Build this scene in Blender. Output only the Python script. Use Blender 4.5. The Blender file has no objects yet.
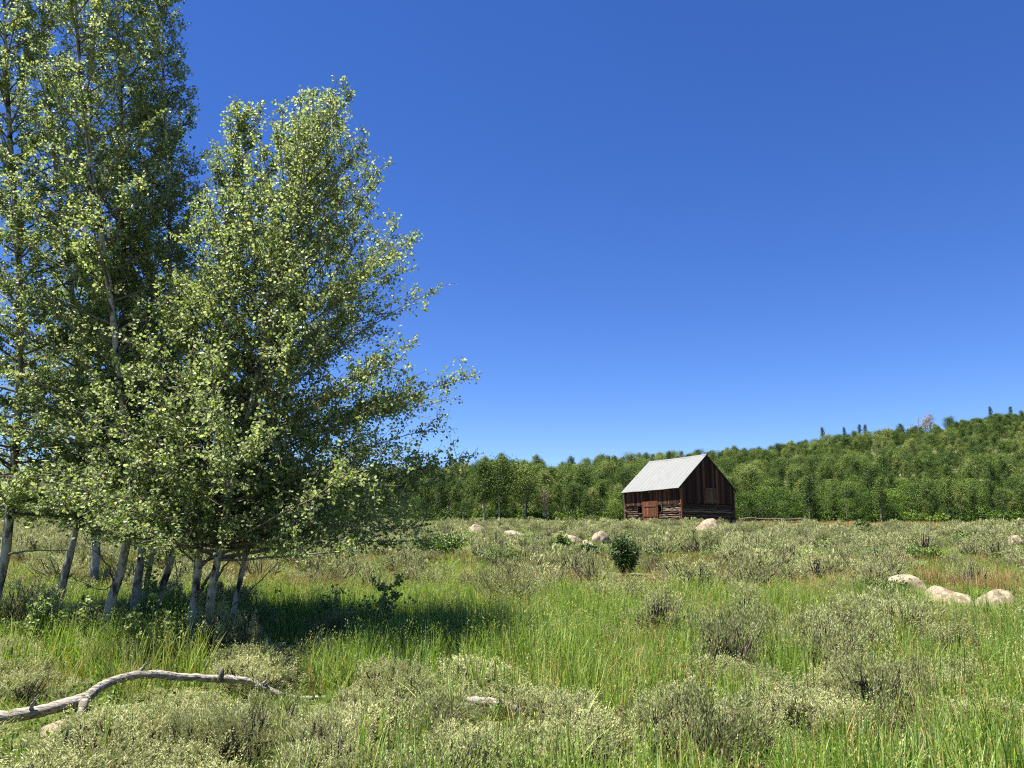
import bpy, math, random
import numpy as np
from mathutils import noise as mnoise, Vector

R = math.radians
C = bpy.context.scene
COL = C.collection
# ------------------------------------------------------------------ camera, sky, sun, exposure
PITCH, FPX, EYE = R(11.27), 773.0, 1.65
cam_d = bpy.data.cameras.new('camera'); cam = bpy.data.objects.new('camera', cam_d); COL.objects.link(cam)
cam_d.sensor_width = 36.0; cam_d.lens = FPX / 1024 * 36.0
cam_d.clip_start = 0.1; cam_d.clip_end = 12000
cam.location = (0, 0, EYE); cam.rotation_euler = (R(90) + PITCH, 0, 0)
C.camera = cam

SUN_AZ, SUN_EL = R(-97), R(71)
W = bpy.data.worlds.new('World'); C.world = W; W.use_nodes = True
wn = W.node_tree; wn.nodes.clear()
sky = wn.nodes.new('ShaderNodeTexSky'); sky.sky_type = 'NISHITA'; sky.sun_disc = False
sky.sun_elevation = SUN_EL; sky.sun_rotation = SUN_AZ
sky.altitude = 2400; sky.air_density = 1.0; sky.dust_density = 0.1; sky.ozone_density = 4.0
bgn = wn.nodes.new('ShaderNodeBackground'); bgn.inputs['Strength'].default_value = 0.0515
hsv = wn.nodes.new('ShaderNodeHueSaturation'); hsv.inputs['Saturation'].default_value = 1.24; hsv.inputs['Hue'].default_value = .5155
won = wn.nodes.new('ShaderNodeOutputWorld')
wn.links.new(sky.outputs[0], hsv.inputs['Color']); wn.links.new(hsv.outputs[0], bgn.inputs[0]); wn.links.new(bgn.outputs[0], won.inputs[0])

sd = bpy.data.lights.new('sun', 'SUN'); so = bpy.data.objects.new('sun', sd); COL.objects.link(so)
sd.energy = 5.0; sd.angle = R(0.53); sd.color = (1.0, 0.95, 0.86)
sdir = Vector((math.sin(SUN_AZ) * math.cos(SUN_EL), math.cos(SUN_AZ) * math.cos(SUN_EL), math.sin(SUN_EL)))
so.rotation_euler = sdir.to_track_quat('Z', 'Y').to_euler(); so.location = (-30, 20, 60)

C.render.engine = 'CYCLES'
C.view_settings.view_transform = 'Standard'; C.view_settings.look = 'None'
C.view_settings.exposure = 1.9; C.view_settings.gamma = 1.0
cy = C.cycles
cy.max_bounces = 8; cy.diffuse_bounces = 5; cy.glossy_bounces = 2; cy.transmission_bounces = 3; cy.transparent_max_bounces = 4
cy.caustics_reflective = False; cy.caustics_refractive = False
cy.use_denoising = False
cy.filter_width = 1.15
C.render.use_persistent_data = False

rng = np.random.default_rng(7); random.seed(7)

# ------------------------------------------------------------------ measuring from the photograph
cp, sp = math.cos(PITCH), math.sin(PITCH)
def ray(px, py):
    u = (px - 512) / FPX; v = (384 - py) / FPX
    return np.array([u, cp - v * sp, sp + v * cp])
def proj(x, y, z):
    z = z - EYE; d = y * cp + z * sp; h = -y * sp + z * cp
    return 512 + FPX * x / d, 384 - FPX * h / d
def at_depth(px, py, Y):
    d = ray(px, py); return np.array([0, 0, EYE]) + d * (Y / d[1])

def hermite(xs, ys):
    xs = np.array(xs, float); ys = np.array(ys, float)
    m = np.gradient(ys, xs)
    def fn(x):
        x = np.clip(x, xs[0], xs[-1]); i = np.clip(np.searchsorted(xs, x) - 1, 0, len(xs) - 2)
        h = xs[i + 1] - xs[i]; t = (x - xs[i]) / h
        return ((2*t**3 - 3*t*t + 1) * ys[i] + (t**3 - 2*t*t + t) * h * m[i] + (-2*t**3 + 3*t*t) * ys[i + 1] + (t**3 - t*t) * h * m[i + 1])
    return fn
G0 = hermite([-400, -20, 0, 10, 20, 30, 40, 60, 80, 95, 120], [-1, -.2, 0, .1, .42, .85, 1.25, 2.03, 2.72, 3.22, 3.3])
SKY = [(-900, 470), (0, 468), (420, 465), (500, 456), (560, 460), (600, 455), (640, 453), (700, 450), (760, 447), (800, 441),
       (840, 435), (880, 430), (920, 426), (950, 423), (980, 417), (1024, 412), (1500, 395)]
TREE_H = 7.0
_u, _zt, _yr = [], [], []
for px, py in SKY:
    d = ray(px, py); u = d[0] / d[1]; s = d[2] / d[1]
    yr = 175 + 160 * min(1, max(0, (px - 420) / 600))
    _u.append(u); _yr.append(yr); _zt.append(EYE + s * yr - TREE_H)
def ridge(u):
    return np.interp(u, _u, _yr), np.interp(u, _u, _zt)
def ground(x, y):
    x = np.asarray(x, float); y = np.asarray(y, float)
    g = G0(y)
    u = x / np.maximum(y, 20)
    g = g - 0.12 * np.clip((u - .25) / .3, 0, 1) * np.clip((y - 40) / 40, 0, 1)
    yr, zt = ridge(u)
    t = np.clip((y - 100) / (yr - 100), 0, 1)
    e = t * t * (3 - 2 * t) * .55 + t * .45
    g = g + (zt - 3.45) * e
    g = g - np.clip((y - yr - 40) * .05, 0, 60)
    b = .05 * np.sin(x * .9 + np.sin(y * .7)) * np.sin(y * .8 + 1.3 * np.sin(x * .5)) + .03 * np.sin(x * 2.3 + 1.7 * np.sin(y * 1.1)) * np.sin(y * 2.1)
    b = b + .22 * np.sin(x * .16 + 1) * np.sin(y * .13 + .5 * np.sin(x * .1)) * np.clip((y - 20) / 40, 0, 1) * np.clip((75 - y) / 20, 0, 1)
    return g + b * np.clip((y + 20) / 20, 0, 1)
def at(px, py):
    d = ray(px, py); t = np.arange(2, 130, .02)
    P = np.array([0, 0, EYE]) + t[:, None] * d
    i = np.argmax(P[:, 2] <= ground(P[:, 0], P[:, 1]))
    p = P[i if i else -1].copy(); p[2] = ground(p[0], p[1]); return p

# ------------------------------------------------------------------ mesh helpers
def build(name, V, quads=None, tris=None, mats=(), parent=None, smooth=False, link=True, var=None, ngons=None, midx=None):
    me = bpy.data.meshes.new(name)
    V = np.asarray(V, np.float32); fl, tot = [], []
    for F, k in ((quads, 4), (tris, 3)):
        if F is not None and len(F):
            F = np.asarray(F, np.int32); fl.append(F.ravel()); tot.append(np.full(len(F), k, np.int32))
    if ngons:
        for f in ngons: fl.append(np.array(f, np.int32)); tot.append(np.array([len(f)], np.int32))
    fl = np.concatenate(fl) if fl else np.zeros(0, np.int32); tot = np.concatenate(tot) if tot else np.zeros(0, np.int32)
    me.vertices.add(len(V)); me.vertices.foreach_set('co', V.ravel())
    me.loops.add(len(fl)); me.loops.foreach_set('vertex_index', fl)
    me.polygons.add(len(tot)); st = np.concatenate([[0], np.cumsum(tot)[:-1]]).astype(np.int32) if len(tot) else tot
    me.polygons.foreach_set('loop_start', st)
    me.polygons.foreach_set('loop_total', tot)
    if midx is not None: me.polygons.foreach_set('material_index', np.asarray(midx, np.int32))
    me.update(calc_edges=True); me.validate()
    me.polygons.foreach_set('use_smooth', np.full(len(me.polygons), bool(smooth)))
    if var is not None and len(var) == len(me.polygons):
        a = me.attributes.new('var', 'FLOAT', 'FACE'); a.data.foreach_set('value', np.asarray(var, np.float32))
    for m in (mats if isinstance(mats, (list, tuple)) else [mats]): me.materials.append(m)
    o = bpy.data.objects.new(name, me)
    if link: COL.objects.link(o)
    if parent is not None: o.parent = parent
    return o
def tag(o, label=None, cat=None, group=None, kind=None):
    if label: o['label'] = label
    if cat: o['category'] = cat
    if group: o['group'] = group
    if kind: o['kind'] = kind
    return o
def thing(name, loc, label=None, cat=None, group=None, rz=0):
    o = bpy.data.objects.new(name, None); COL.objects.link(o); o.location = tuple(loc); o.rotation_euler = (0, 0, rz)
    o.empty_display_size = .2
    return tag(o, label, cat, group)

class MB:                                    # collects pieces of one mesh
    def __init__(s): s.V, s.Q, s.T, s.vq, s.vt, s.n = [], [], [], [], [], 0
    def add(s, V, Q=None, T=None, var=None):
        V = np.asarray(V, float).reshape(-1, 3)
        for F, L, vl in ((Q, s.Q, s.vq), (T, s.T, s.vt)):
            if F is not None and len(F):
                F = np.asarray(F); L.append(F + s.n)
                vl.append(np.broadcast_to(np.asarray(random.random() if var is None else var, float), (len(F),)))
        s.V.append(V); s.n += len(V)
    def box(s, a, b, var=None, jit=0):
        a = np.array(a, float); b = np.array(b, float)
        V = np.array([[x, y, z] for x in (a[0], b[0]) for y in (a[1], b[1]) for z in (a[2], b[2])])
        if jit: V += rng.normal(0, jit, V.shape)
        s.add(V, [[0, 1, 3, 2], [4, 6, 7, 5], [0, 4, 5, 1], [2, 3, 7, 6], [0, 2, 6, 4], [1, 5, 7, 3]], var=var)
    def tubes(s, P, Rr, k=6, var=None, cap=True):
        P = np.asarray(P, float); B, n, _ = P.shape; Rr = np.broadcast_to(np.asarray(Rr, float), (B, n))
        T = np.gradient(P, axis=1); T /= np.linalg.norm(T, axis=2, keepdims=True) + 1e-9
        mean = T.mean(1); ref = np.where(np.abs(mean[:, 2:3]) < .8, np.array([[0, 0, 1.]]), np.array([[1., 0, 0]]))[:, None, :]
        U = np.cross(T, np.broadcast_to(ref, T.shape)); U /= np.linalg.norm(U, axis=2, keepdims=True) + 1e-9
        Vv = np.cross(T, U); a = np.arange(k) * 2 * math.pi / k
        ring = P[:, :, None, :] + Rr[:, :, None, None] * (np.cos(a)[:, None] * U[:, :, None, :] + np.sin(a)[:, None] * Vv[:, :, None, :])
        i = np.arange(B)[:, None, None] * n * k; j = np.arange(n - 1)[None, :, None] * k; m = np.arange(k)[None, None, :]
        m2 = (m + 1) % k
        Q = np.stack([i + j + m, i + j + m2, i + j + k + m2, i + j + k + m], -1).reshape(-1, 4)
        vv = None if var is None else np.repeat(np.broadcast_to(np.asarray(var, float), (B,)), (n - 1) * k)
        V = ring.reshape(-1, 3); s.add(V, Q, var=vv)
        if cap:
            Tt = []
            base = s.n - len(V)
            for e in (0, n - 1):
                for q in range(1, k - 1):
                    o = np.arange(B) * n * k + e * k
                    Tt.append(np.stack([o, o + q, o + q + 1] if e else [o, o + q + 1, o + q], -1))
            Tt = np.concatenate(Tt); s.T.append(Tt + base); s.vt.append(np.full(len(Tt), .5))
    def build(s, name, mats, parent=None, smooth=False, link=True):
        Q = np.concatenate(s.Q) if s.Q else None; T = np.concatenate(s.T) if s.T else None
        var = np.concatenate(s.vq + s.vt)
        return build(name, np.concatenate(s.V), Q, T, mats, parent, smooth, link, var)

def unit(v): return v / (np.linalg.norm(v, axis=-1, keepdims=True) + 1e-9)
def leaves(P, D, N, L, Wd, fold=.12):        # rounded two-quad leaves
    D = unit(D); N = unit(N - D * (N * D).sum(-1, keepdims=True)); S = np.cross(D, N)
    L = np.asarray(L)[:, None]; Wd = np.asarray(Wd)[:, None]
    V = np.stack([P, P + D * L * .3 + S * Wd * .5 + N * Wd * fold, P + D * L * .72 + S * Wd * .42 + N * Wd * fold, P + D * L,
                  P + D * L * .72 - S * Wd * .42 + N * Wd * fold, P + D * L * .3 - S * Wd * .5 + N * Wd * fold], 1).reshape(-1, 3)
    i = np.arange(len(P))[:, None] * 6
    Q = np.stack([i + np.array([[0, 1, 2, 3]]), i + np.array([[0, 3, 4, 5]])], 1).reshape(-1, 4)
    return V, Q
def slivers(P, D, N, L, Wd):                 # narrow one-quad leaves
    D = unit(D); N = unit(N - D * (N * D).sum(-1, keepdims=True)); S = np.cross(D, N)
    L = np.asarray(L)[:, None]; Wd = np.asarray(Wd)[:, None]
    V = np.stack([P, P + D * L * .55 + S * Wd * .5, P + D * L, P + D * L * .55 - S * Wd * .5], 1).reshape(-1, 3)
    Q = np.arange(len(P))[:, None] * 4 + np.array([[0, 1, 2, 3]])
    return V, Q
def rdir(n, up=0.):
    v = rng.normal(size=(n, 3)); v = unit(v); v[:, 2] += up; return unit(v)

# ------------------------------------------------------------------ materials
def new_mat(name):
    m = bpy.data.materials.new(name); m.use_nodes = True; nt = m.node_tree; nt.nodes.clear()
    out = nt.nodes.new('ShaderNodeOutputMaterial')
    return m, nt, nt.nodes, nt.links, out
def ramp(nd, stops, interp='LINEAR'):
    r = nd.new('ShaderNodeValToRGB'); cr = r.color_ramp; cr.interpolation = interp
    while len(cr.elements) > 1: cr.elements.remove(cr.elements[0])
    cr.elements[0].position = stops[0][0]; cr.elements[0].color = (*stops[0][1], 1)
    for p, c in stops[1:]:
        e = cr.elements.new(p); e.color = (*c, 1)
    return r
def math_n(nd, lk, op, a, b):
    n = nd.new('ShaderNodeMath'); n.operation = op
    for i, v in enumerate((a, b)):
        if isinstance(v, (int, float)): n.inputs[i].default_value = v
        else: lk.new(v, n.inputs[i])
    return n.outputs[0]
def foliage(name, stops, transl=.3, rough=.5, spec=.3, patch=None, wob=.35, under=None):
    """leaf colour from the leaf's own random value, the plant's own random value and a broad patch pattern"""
    m, nt, nd, lk, out = new_mat(name)
    at_ = nd.new('ShaderNodeAttribute'); at_.attribute_name = 'var'
    oi = nd.new('ShaderNodeObjectInfo')
    f = math_n(nd, lk, 'ADD', math_n(nd, lk, 'MULTIPLY', at_.outputs['Fac'], 1 - wob), math_n(nd, lk, 'MULTIPLY', oi.outputs['Random'], wob))
    r = ramp(nd, stops); lk.new(f, r.inputs[0]); col = r.outputs[0]
    if patch:
        geo = nd.new('ShaderNodeNewGeometry'); nz = nd.new('ShaderNodeTexNoise'); nz.inputs['Scale'].default_value = patch[0]; nz.inputs['Detail'].default_value = 3
        lk.new(geo.outputs['Position'], nz.inputs['Vector'])
        pr = ramp(nd, [(patch[2], (0, 0, 0)), (patch[3], (1, 1, 1))]); lk.new(nz.outputs[0], pr.inputs[0])
        mx = nd.new('ShaderNodeMix'); mx.data_type = 'RGBA'; mx.blend_type = 'MIX'
        r2 = ramp(nd, patch[1]); lk.new(f, r2.inputs[0])
        lk.new(pr.outputs[0], mx.inputs[0]); lk.new(col, mx.inputs[6]); lk.new(r2.outputs[0], mx.inputs[7]); col = mx.outputs[2]
    if under:
        geo = nd.new('ShaderNodeNewGeometry'); mx = nd.new('ShaderNodeMix'); mx.data_type = 'RGBA'
        lk.new(math_n(nd, lk, 'MULTIPLY', geo.outputs['Backfacing'], .55), mx.inputs[0]); lk.new(col, mx.inputs[6]); mx.inputs[7].default_value = (*under, 1); col = mx.outputs[2]
    b = nd.new('ShaderNodeBsdfPrincipled'); b.inputs['Roughness'].default_value = rough; b.inputs['Specular IOR Level'].default_value = spec
    lk.new(col, b.inputs['Base Color'])
    t = nd.new('ShaderNodeBsdfTranslucent'); hs = nd.new('ShaderNodeHueSaturation'); hs.inputs['Hue'].default_value = .485; hs.inputs['Saturation'].default_value = 1.15; hs.inputs['Value'].default_value = 1.25
    lk.new(col, hs.inputs['Color']); lk.new(hs.outputs[0], t.inputs[0])
    mx = nd.new('ShaderNodeMixShader'); mx.inputs[0].default_value = transl
    lk.new(b.outputs[0], mx.inputs[1]); lk.new(t.outputs[0], mx.inputs[2]); lk.new(mx.outputs[0], out.inputs[0])
    return m
def surface(name, stops, scale=4., stretch=(1, 1, 1), rough=.85, detail=6, bump=.3, var=.0, spec=.2, second=None, metallic=0):
    """noise-coloured solid, object coordinates; var: share of the face's own random value in the ramp"""
    m, nt, nd, lk, out = new_mat(name)
    tc = nd.new('ShaderNodeTexCoord'); mp = nd.new('ShaderNodeMapping'); mp.inputs['Scale'].default_value = stretch
    lk.new(tc.outputs['Object'], mp.inputs[0])
    nz = nd.new('ShaderNodeTexNoise'); nz.inputs['Scale'].default_value = scale; nz.inputs['Detail'].default_value = detail; nz.inputs['Roughness'].default_value = .65
    lk.new(mp.outputs[0], nz.inputs['Vector'])
    fac = nz.outputs[0]
    if var:
        a = nd.new('ShaderNodeAttribute'); a.attribute_name = 'var'
        fac = math_n(nd, lk, 'ADD', math_n(nd, lk, 'MULTIPLY', fac, 1 - var), math_n(nd, lk, 'MULTIPLY', a.outputs['Fac'], var))
    r = ramp(nd, stops); lk.new(fac, r.inputs[0]); col = r.outputs[0]
    if second:                                # stains: (scale, lo, hi, colour)
        n2 = nd.new('ShaderNodeTexNoise'); n2.inputs['Scale'].default_value = second[0]; n2.inputs['Detail'].default_value = 5; lk.new(mp.outputs[0], n2.inputs['Vector'])
        p = ramp(nd, [(second[1], (0, 0, 0)), (second[2], (1, 1, 1))]); lk.new(n2.outputs[0], p.inputs[0])
        mx = nd.new('ShaderNodeMix'); mx.data_type = 'RGBA'; lk.new(p.outputs[0], mx.inputs[0]); lk.new(col, mx.inputs[6]); mx.inputs[7].default_value = (*second[3], 1); col = mx.outputs[2]
    b = nd.new('ShaderNodeBsdfPrincipled'); b.inputs['Roughness'].default_value = rough; b.inputs['Specular IOR Level'].default_value = spec; b.inputs['Metallic'].default_value = metallic
    lk.new(col, b.inputs['Base Color'])
    if bump:
        bp = nd.new('ShaderNodeBump'); bp.inputs['Strength'].default_value = bump; bp.inputs['Distance'].default_value = .02
        lk.new(nz.outputs[0], bp.inputs['Height']); lk.new(bp.outputs[0], b.inputs['Normal'])
    lk.new(b.outputs[0], out.inputs[0])
    return m

M = {}
M['aspen_leaf'] = foliage('aspen_leaf', [(0, (.055, .10, .022)), (.45, (.15, .22, .052)), (.8, (.27, .335, .11)), (1, (.42, .46, .22))], .50, .42, .32, under=(.22, .27, .14), wob=.15)
M['bark'] = surface('aspen_bark', [(.30, (.03, .026, .022)), (.40, (.14, .125, .10)), (.49, (.34, .315, .265)), (.8, (.48, .445, .375))], 9, (1, 1, .5), .8, 8, .4, second=(6, .53, .62, (.03, .026, .022)))
M['twig'] = surface('twig_bark', [(.3, (.06, .05, .038)), (.7, (.20, .175, .14))], 6, rough=.85, bump=0)
M['dead_twig'] = surface('dead_twig_bark', [(.3, (.05, .042, .035)), (.7, (.17, .145, .12))], 8, rough=.9, bump=0)
M['sage_leaf'] = foliage('sage_leaf', [(0, (.075, .088, .034)), (.35, (.205, .225, .095)), (.75, (.36, .375, .175)), (1, (.52, .51, .26))], .24, .7, .15, wob=.5)
M['sage_wood'] = surface('sage_wood', [(.3, (.035, .028, .022)), (.7, (.14, .115, .09))], 20, rough=.9, bump=0)
M['grass'] = foliage('grass_blade', [(0, (.030, .078, .015)), (.4, (.120, .212, .036)), (.8, (.255, .345, .08)), (1, (.46, .45, .18))], .44, .5, .25, patch=(.35, [(0, (.07, .13, .022)), (.5, (.19, .25, .055)), (1, (.36, .35, .13))], .52, .68), wob=.45)
M['dry_grass'] = foliage('dry_grass_blade', [(0, (.17, .125, .045)), (.6, (.32, .235, .09)), (1, (.42, .32, .15))], .25, .7, .15)
M['red_grass'] = foliage('seeding_grass', [(0, (.08, .12, .03)), (.4, (.20, .15, .055)), (1, (.30, .16, .07))], .25, .7, .15)
M['forb'] = foliage('herb_leaf', [(0, (.045, .09, .016)), (.6, (.10, .165, .032)), (1, (.18, .24, .06))], .3, .5, .25)
M['shrub_leaf'] = foliage('shrub_leaf', [(0, (.028, .055, .014)), (.6, (.055, .095, .024)), (1, (.10, .15, .04))], .22, .5, .3)
M['bright_shrub'] = foliage('bright_shrub_leaf', [(0, (.04, .08, .015)), (.6, (.085, .14, .027)), (1, (.16, .21, .05))], .2, .5, .3)
M['wood_leaf'] = foliage('forest_aspen_leaf', [(0, (.013, .032, .006)), (.35, (.048, .084, .016)), (.7, (.105, .148, .032)), (1, (.24, .26, .085))], .12, .7, .12, wob=.62)
M['oak_leaf'] = foliage('forest_oak_leaf', [(0, (.014, .034, .006)), (.5, (.045, .085, .013)), (1, (.13, .19, .03))], .12, .7, .12, wob=.6)
M['conifer'] = foliage('conifer_needles', [(0, (.012, .028, .012)), (1, (.035, .06, .028))], .08, .7, .2)
M['pale_leaf'] = foliage('dry_crown_leaf', [(0, (.16, .13, .06)), (1, (.30, .25, .13))], .2, .7, .2)
M['boulder'] = surface('granite', [(.32, (.07, .052, .036)), (.43, (.165, .13, .09)), (.55, (.255, .215, .15)), (.8, (.34, .30, .225))], 5, rough=.9, detail=8, bump=.6, second=(7, .54, .63, (.13, .095, .07)))
M['log'] = surface('bleached_wood', [(.34, (.025, .02, .016)), (.44, (.15, .13, .105)), (.56, (.29, .265, .225)), (.85, (.40, .37, .32))], 5, (.7, 11, 11), .85, 8, .8)
M['ground'] = surface('meadow_soil', [(.3, (.055, .05, .026)), (.45, (.085, .095, .035)), (.6, (.12, .125, .05)), (.75, (.20, .175, .09))], .8, rough=.95, detail=10, bump=.5)
M['barn_log'] = surface('barn_log', [(.30, (.012, .008, .006)), (.46, (.05, .032, .022)), (.57, (.13, .09, .06)), (.70, (.31, .25, .19))], 5, (1, 1, 6), .85, 7, .5, var=.25)
M['barn_board'] = surface('barn_board', [(.28, (.009, .005, .004)), (.45, (.026, .011, .007)), (.60, (.064, .022, .011)), (.8, (.135, .068, .04))], 7, (6, 6, .5), .85, 6, .4, var=.5)
M['barn_door'] = surface('barn_door_board', [(.25, (.05, .016, .008)), (.5, (.12, .038, .017)), (.8, (.20, .08, .04))], 7, (6, 6, .5), .85, 6, .4, var=.4)
M['hatch'] = surface('hatch_board', [(.25, (.045, .026, .018)), (.5, (.085, .05, .034)), (.8, (.15, .10, .07))], 7, (6, 6, .5), .85, 6, .4, var=.3)
M['metal'] = surface('roof_metal', [(.3, (.10, .104, .102)), (.6, (.122, .127, .125)), (.8, (.145, .15, .149))], 1.5, (1, 3, 1), .55, 5, .05, spec=.4, second=(2.2, .62, .8, (.095, .083, .07)))
M['dirt'] = surface('bare_dirt', [(.3, (.05, .04, .03)), (.7, (.10, .08, .06))], 3)
M['rail'] = surface('grey_rail_wood', [(.3, (.06, .045, .035)), (.7, (.22, .17, .13))], 9, (1, 4, 4), .9, 6, .3)

# ------------------------------------------------------------------ ground: one sheet to the horizon
ys = np.concatenate([np.linspace(-60, 0, 13)[:-1], np.linspace(0, 30, 121)[:-1], np.linspace(30, 110, 121)[:-1], np.linspace(110, 420, 90), np.geomspace(440, 6000, 16)])
us = np.concatenate([np.linspace(-6, -1.0, 14)[:-1], np.linspace(-1.0, 1.0, 261), np.linspace(1.0, 6, 14)[1:]])
YY, UU = np.meshgrid(ys, us, indexing='ij'); XX = UU * (np.maximum(YY, 0) + 14)
ZZ = ground(XX, YY)
n, m = YY.shape; i = np.arange(n - 1)[:, None] * m; j = np.arange(m - 1)[None, :]
Q = np.stack([i + j, i + j + 1, i + j + 1 + m, i + j + m], -1).reshape(-1, 4)
g = build('ground', np.stack([XX, YY, ZZ], -1).reshape(-1, 3), Q, mats=M['ground'], smooth=True); tag(g, kind='structure')

# ------------------------------------------------------------------ geometry-node scatter for what nobody could count
def scatter(name, protos, P, scl, label, tilt=.12, idx=None):
    P = np.asarray(P, np.float32); N = len(P)
    me = bpy.data.meshes.new(name); me.vertices.add(N); me.vertices.foreach_set('co', P.ravel())
    rot = np.stack([rng.normal(0, tilt, N), rng.normal(0, tilt, N), rng.uniform(0, 6.283, N)], 1).astype(np.float32)
    a = me.attributes.new('rot', 'FLOAT_VECTOR', 'POINT'); a.data.foreach_set('vector', rot.ravel())
    a = me.attributes.new('scl', 'FLOAT', 'POINT'); a.data.foreach_set('value', np.asarray(scl, np.float32))
    a = me.attributes.new('idx', 'INT', 'POINT'); a.data.foreach_set('value', np.asarray(rng.integers(0, len(protos), N) if idx is None else idx, np.int32))
    o = bpy.data.objects.new(name, me); COL.objects.link(o)
    ng = bpy.data.node_groups.new(name, 'GeometryNodeTree')
    ng.interface.new_socket('Geometry', in_out='INPUT', socket_type='NodeSocketGeometry'); ng.interface.new_socket('Geometry', in_out='OUTPUT', socket_type='NodeSocketGeometry')
    gi = ng.nodes.new('NodeGroupInput'); go = ng.nodes.new('NodeGroupOutput'); iop = ng.nodes.new('GeometryNodeInstanceOnPoints'); jn = ng.nodes.new('GeometryNodeJoinGeometry')
    for p in protos[::-1]:                     # the join lists its last link first
        oi = ng.nodes.new('GeometryNodeObjectInfo'); oi.inputs['Object'].default_value = p; oi.inputs['As Instance'].default_value = True
        ng.links.new(oi.outputs['Geometry'], jn.inputs[0])
    def na(nm, ty):
        q = ng.nodes.new('GeometryNodeInputNamedAttribute'); q.data_type = ty; q.inputs['Name'].default_value = nm
        return next(s for s in q.outputs if s.enabled and s.name == 'Attribute')
    iop.inputs['Pick Instance'].default_value = True
    ng.links.new(gi.outputs[0], iop.inputs['Points']); ng.links.new(jn.outputs[0], iop.inputs['Instance'])
    ng.links.new(na('rot', 'FLOAT_VECTOR'), iop.inputs['Rotation']); ng.links.new(na('scl', 'FLOAT'), iop.inputs['Scale']); ng.links.new(na('idx', 'INT'), iop.inputs['Instance Index'])
    ng.links.new(iop.outputs[0], go.inputs[0])
    md = o.modifiers.new('scatter', 'NODES'); md.node_group = ng
    return tag(o, label, name.replace('_', ' '), kind='stuff')

# ================================================================== BARN
YAW = R(34); BW, BL, HE, HP, OV, SAG = 8.1, 8.5, 3.48, 7.3, .56, .10
barn = thing('log_barn', (17.94, 83.0, 3.41), 'weathered dark brown log and board barn with pale metal gable roof', 'barn', rz=YAW)
LH, LR = 1.86, .103
def log_course(axis, fixed, lo, hi, holes, z, odd):
    segs = [(lo, hi)]
    for a, b, z0, z1 in holes:
        if z0 - .05 < z < z1 + .05:
            ns = []
            for s, e in segs:
                if b <= s or a >= e: ns.append((s, e)); continue
                if a > s: ns.append((s, a))
                if b < e: ns.append((b, e))
            segs = ns
    return [s for s in segs if s[1] - s[0] > .1]
def log_wall(axis, fixed, length, holes, part=None):
    mb = MB()
    for q in range(-2, 8):
        z = .11 + q * .232
        ext = .22 if True else 0
        for s, e in [g_ for g_ in log_course(axis, fixed, -ext + rng.uniform(-.06, .06), length + ext + rng.uniform(-.06, .06), holes, z, q % 2) if part is None or (g_[0] < DOOR[0]) == part]:
            t = np.linspace(s, e, 9); P = np.zeros((1, 9, 3))
            wob = rng.normal(0, .022, (9, 2)); zoff = .11 if axis else 0
            P[0, :, axis] = t; P[0, :, 1 - axis] = fixed + wob[:, 0]; P[0, :, 2] = z + zoff * .9 + wob[:, 1]
            mb.tubes(P, LR * rng.uniform(.78, 1.12) * (1 + rng.normal(0, .08, (1, 9))), 8, var=[rng.random()])
    return mb
DOOR = (3.42, 5.55, -1, 2.15); WL = (5.78, 6.5, .95, 1.72); WR = (2.72, 3.28, 1.05, 1.78)
for side in (True, False): log_wall(1, 0, BL, [DOOR, WL, WR], side).build('log_wall', M['barn_log'], barn, True)   # either side of the door
log_wall(1, BW, BL, []).build('log_wall', M['barn_log'], barn, True)
log_wall(0, 0, BW, [(5.3, 5.75, 1.45, 1.9)]).build('log_wall', M['barn_log'], barn, True)
log_wall(0, BL, BW, []).build('log_wall', M['barn_log'], barn, True)
def boards(mb, axis, fixed, lo, hi, z0, ztop, out, skip=None, th=.025):
    p = lo
    while p < hi - .03:
        w = min(rng.uniform(.17, .27), hi - p); a, b = p + .006, p + w - .006
        zt0, zt1 = ztop(a), ztop(b); zb = z0 + rng.uniform(-.10, .05); off = rng.uniform(0, .02)
        f0, f1 = fixed + out * off, fixed + out * (off + th)
        def pt(u, f, z): return (u, f, z) if axis == 0 else (f, u, z)
        V = [pt(a, f0, zb), pt(b, f0, zb), pt(b, f0, zt1), pt(a, f0, zt0), pt(a, f1, zb), pt(b, f1, zb), pt(b, f1, zt1), pt(a, f1, zt0)]
        if not (skip and skip(0.5 * (a + b))):
            mb.add(V, [[0, 1, 2, 3], [4, 7, 6, 5], [0, 4, 5, 1], [1, 5, 6, 2], [2, 6, 7, 3], [3, 7, 4, 0]], var=rng.random())
        p += w + rng.choice([0, 0, 0, .012, .03])
gz = lambda x: HE - .12 + (HP - HE) * (1 - abs(x - BW / 2) / (BW / 2 + OV)) + .0
mb = MB(); boards(mb, 1, -.14, .12, DOOR[0] - .13, LH + .02, lambda y: HE + .12, -1); boards(mb, 1, -.14, DOOR[1] + .13, BL - .02, LH - .55 * 0, lambda y: HE + .1, -1)
boards(mb, 1, -.14, DOOR[0] - .13, DOOR[1] + .13, 2.15, lambda y: HE + .11, -1); mb.build('board_wall', M['barn_board'], barn)
mb = MB(); boards(mb, 1, BW + .14, .0, BL, LH, lambda y: HE + .1, 1); mb.build('board_wall', M['barn_board'], barn)
mb = MB(); boards(mb, 0, -.14, -.10, BW + .10, LH + .02, gz, -1, th=.03); gb = mb.build('gable_wall', M['barn_board'], barn)
mb = MB(); boards(mb, 0, BL + .14, -.10, BW + .10, LH + .02, gz, 1); mb.build('gable_wall', M['barn_board'], barn)
mb = MB(); mb.box((-.20, -.24, -.1), (-.02, -.05, HE - .03), .75); mb.build('corner_post', M['barn_door'], barn)
mb = MB(); mb.box((BW + .02, -.24, -.1), (BW + .2, -.05, HE - .1), .3); mb.build('corner_post', M['barn_log'], barn)
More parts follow.
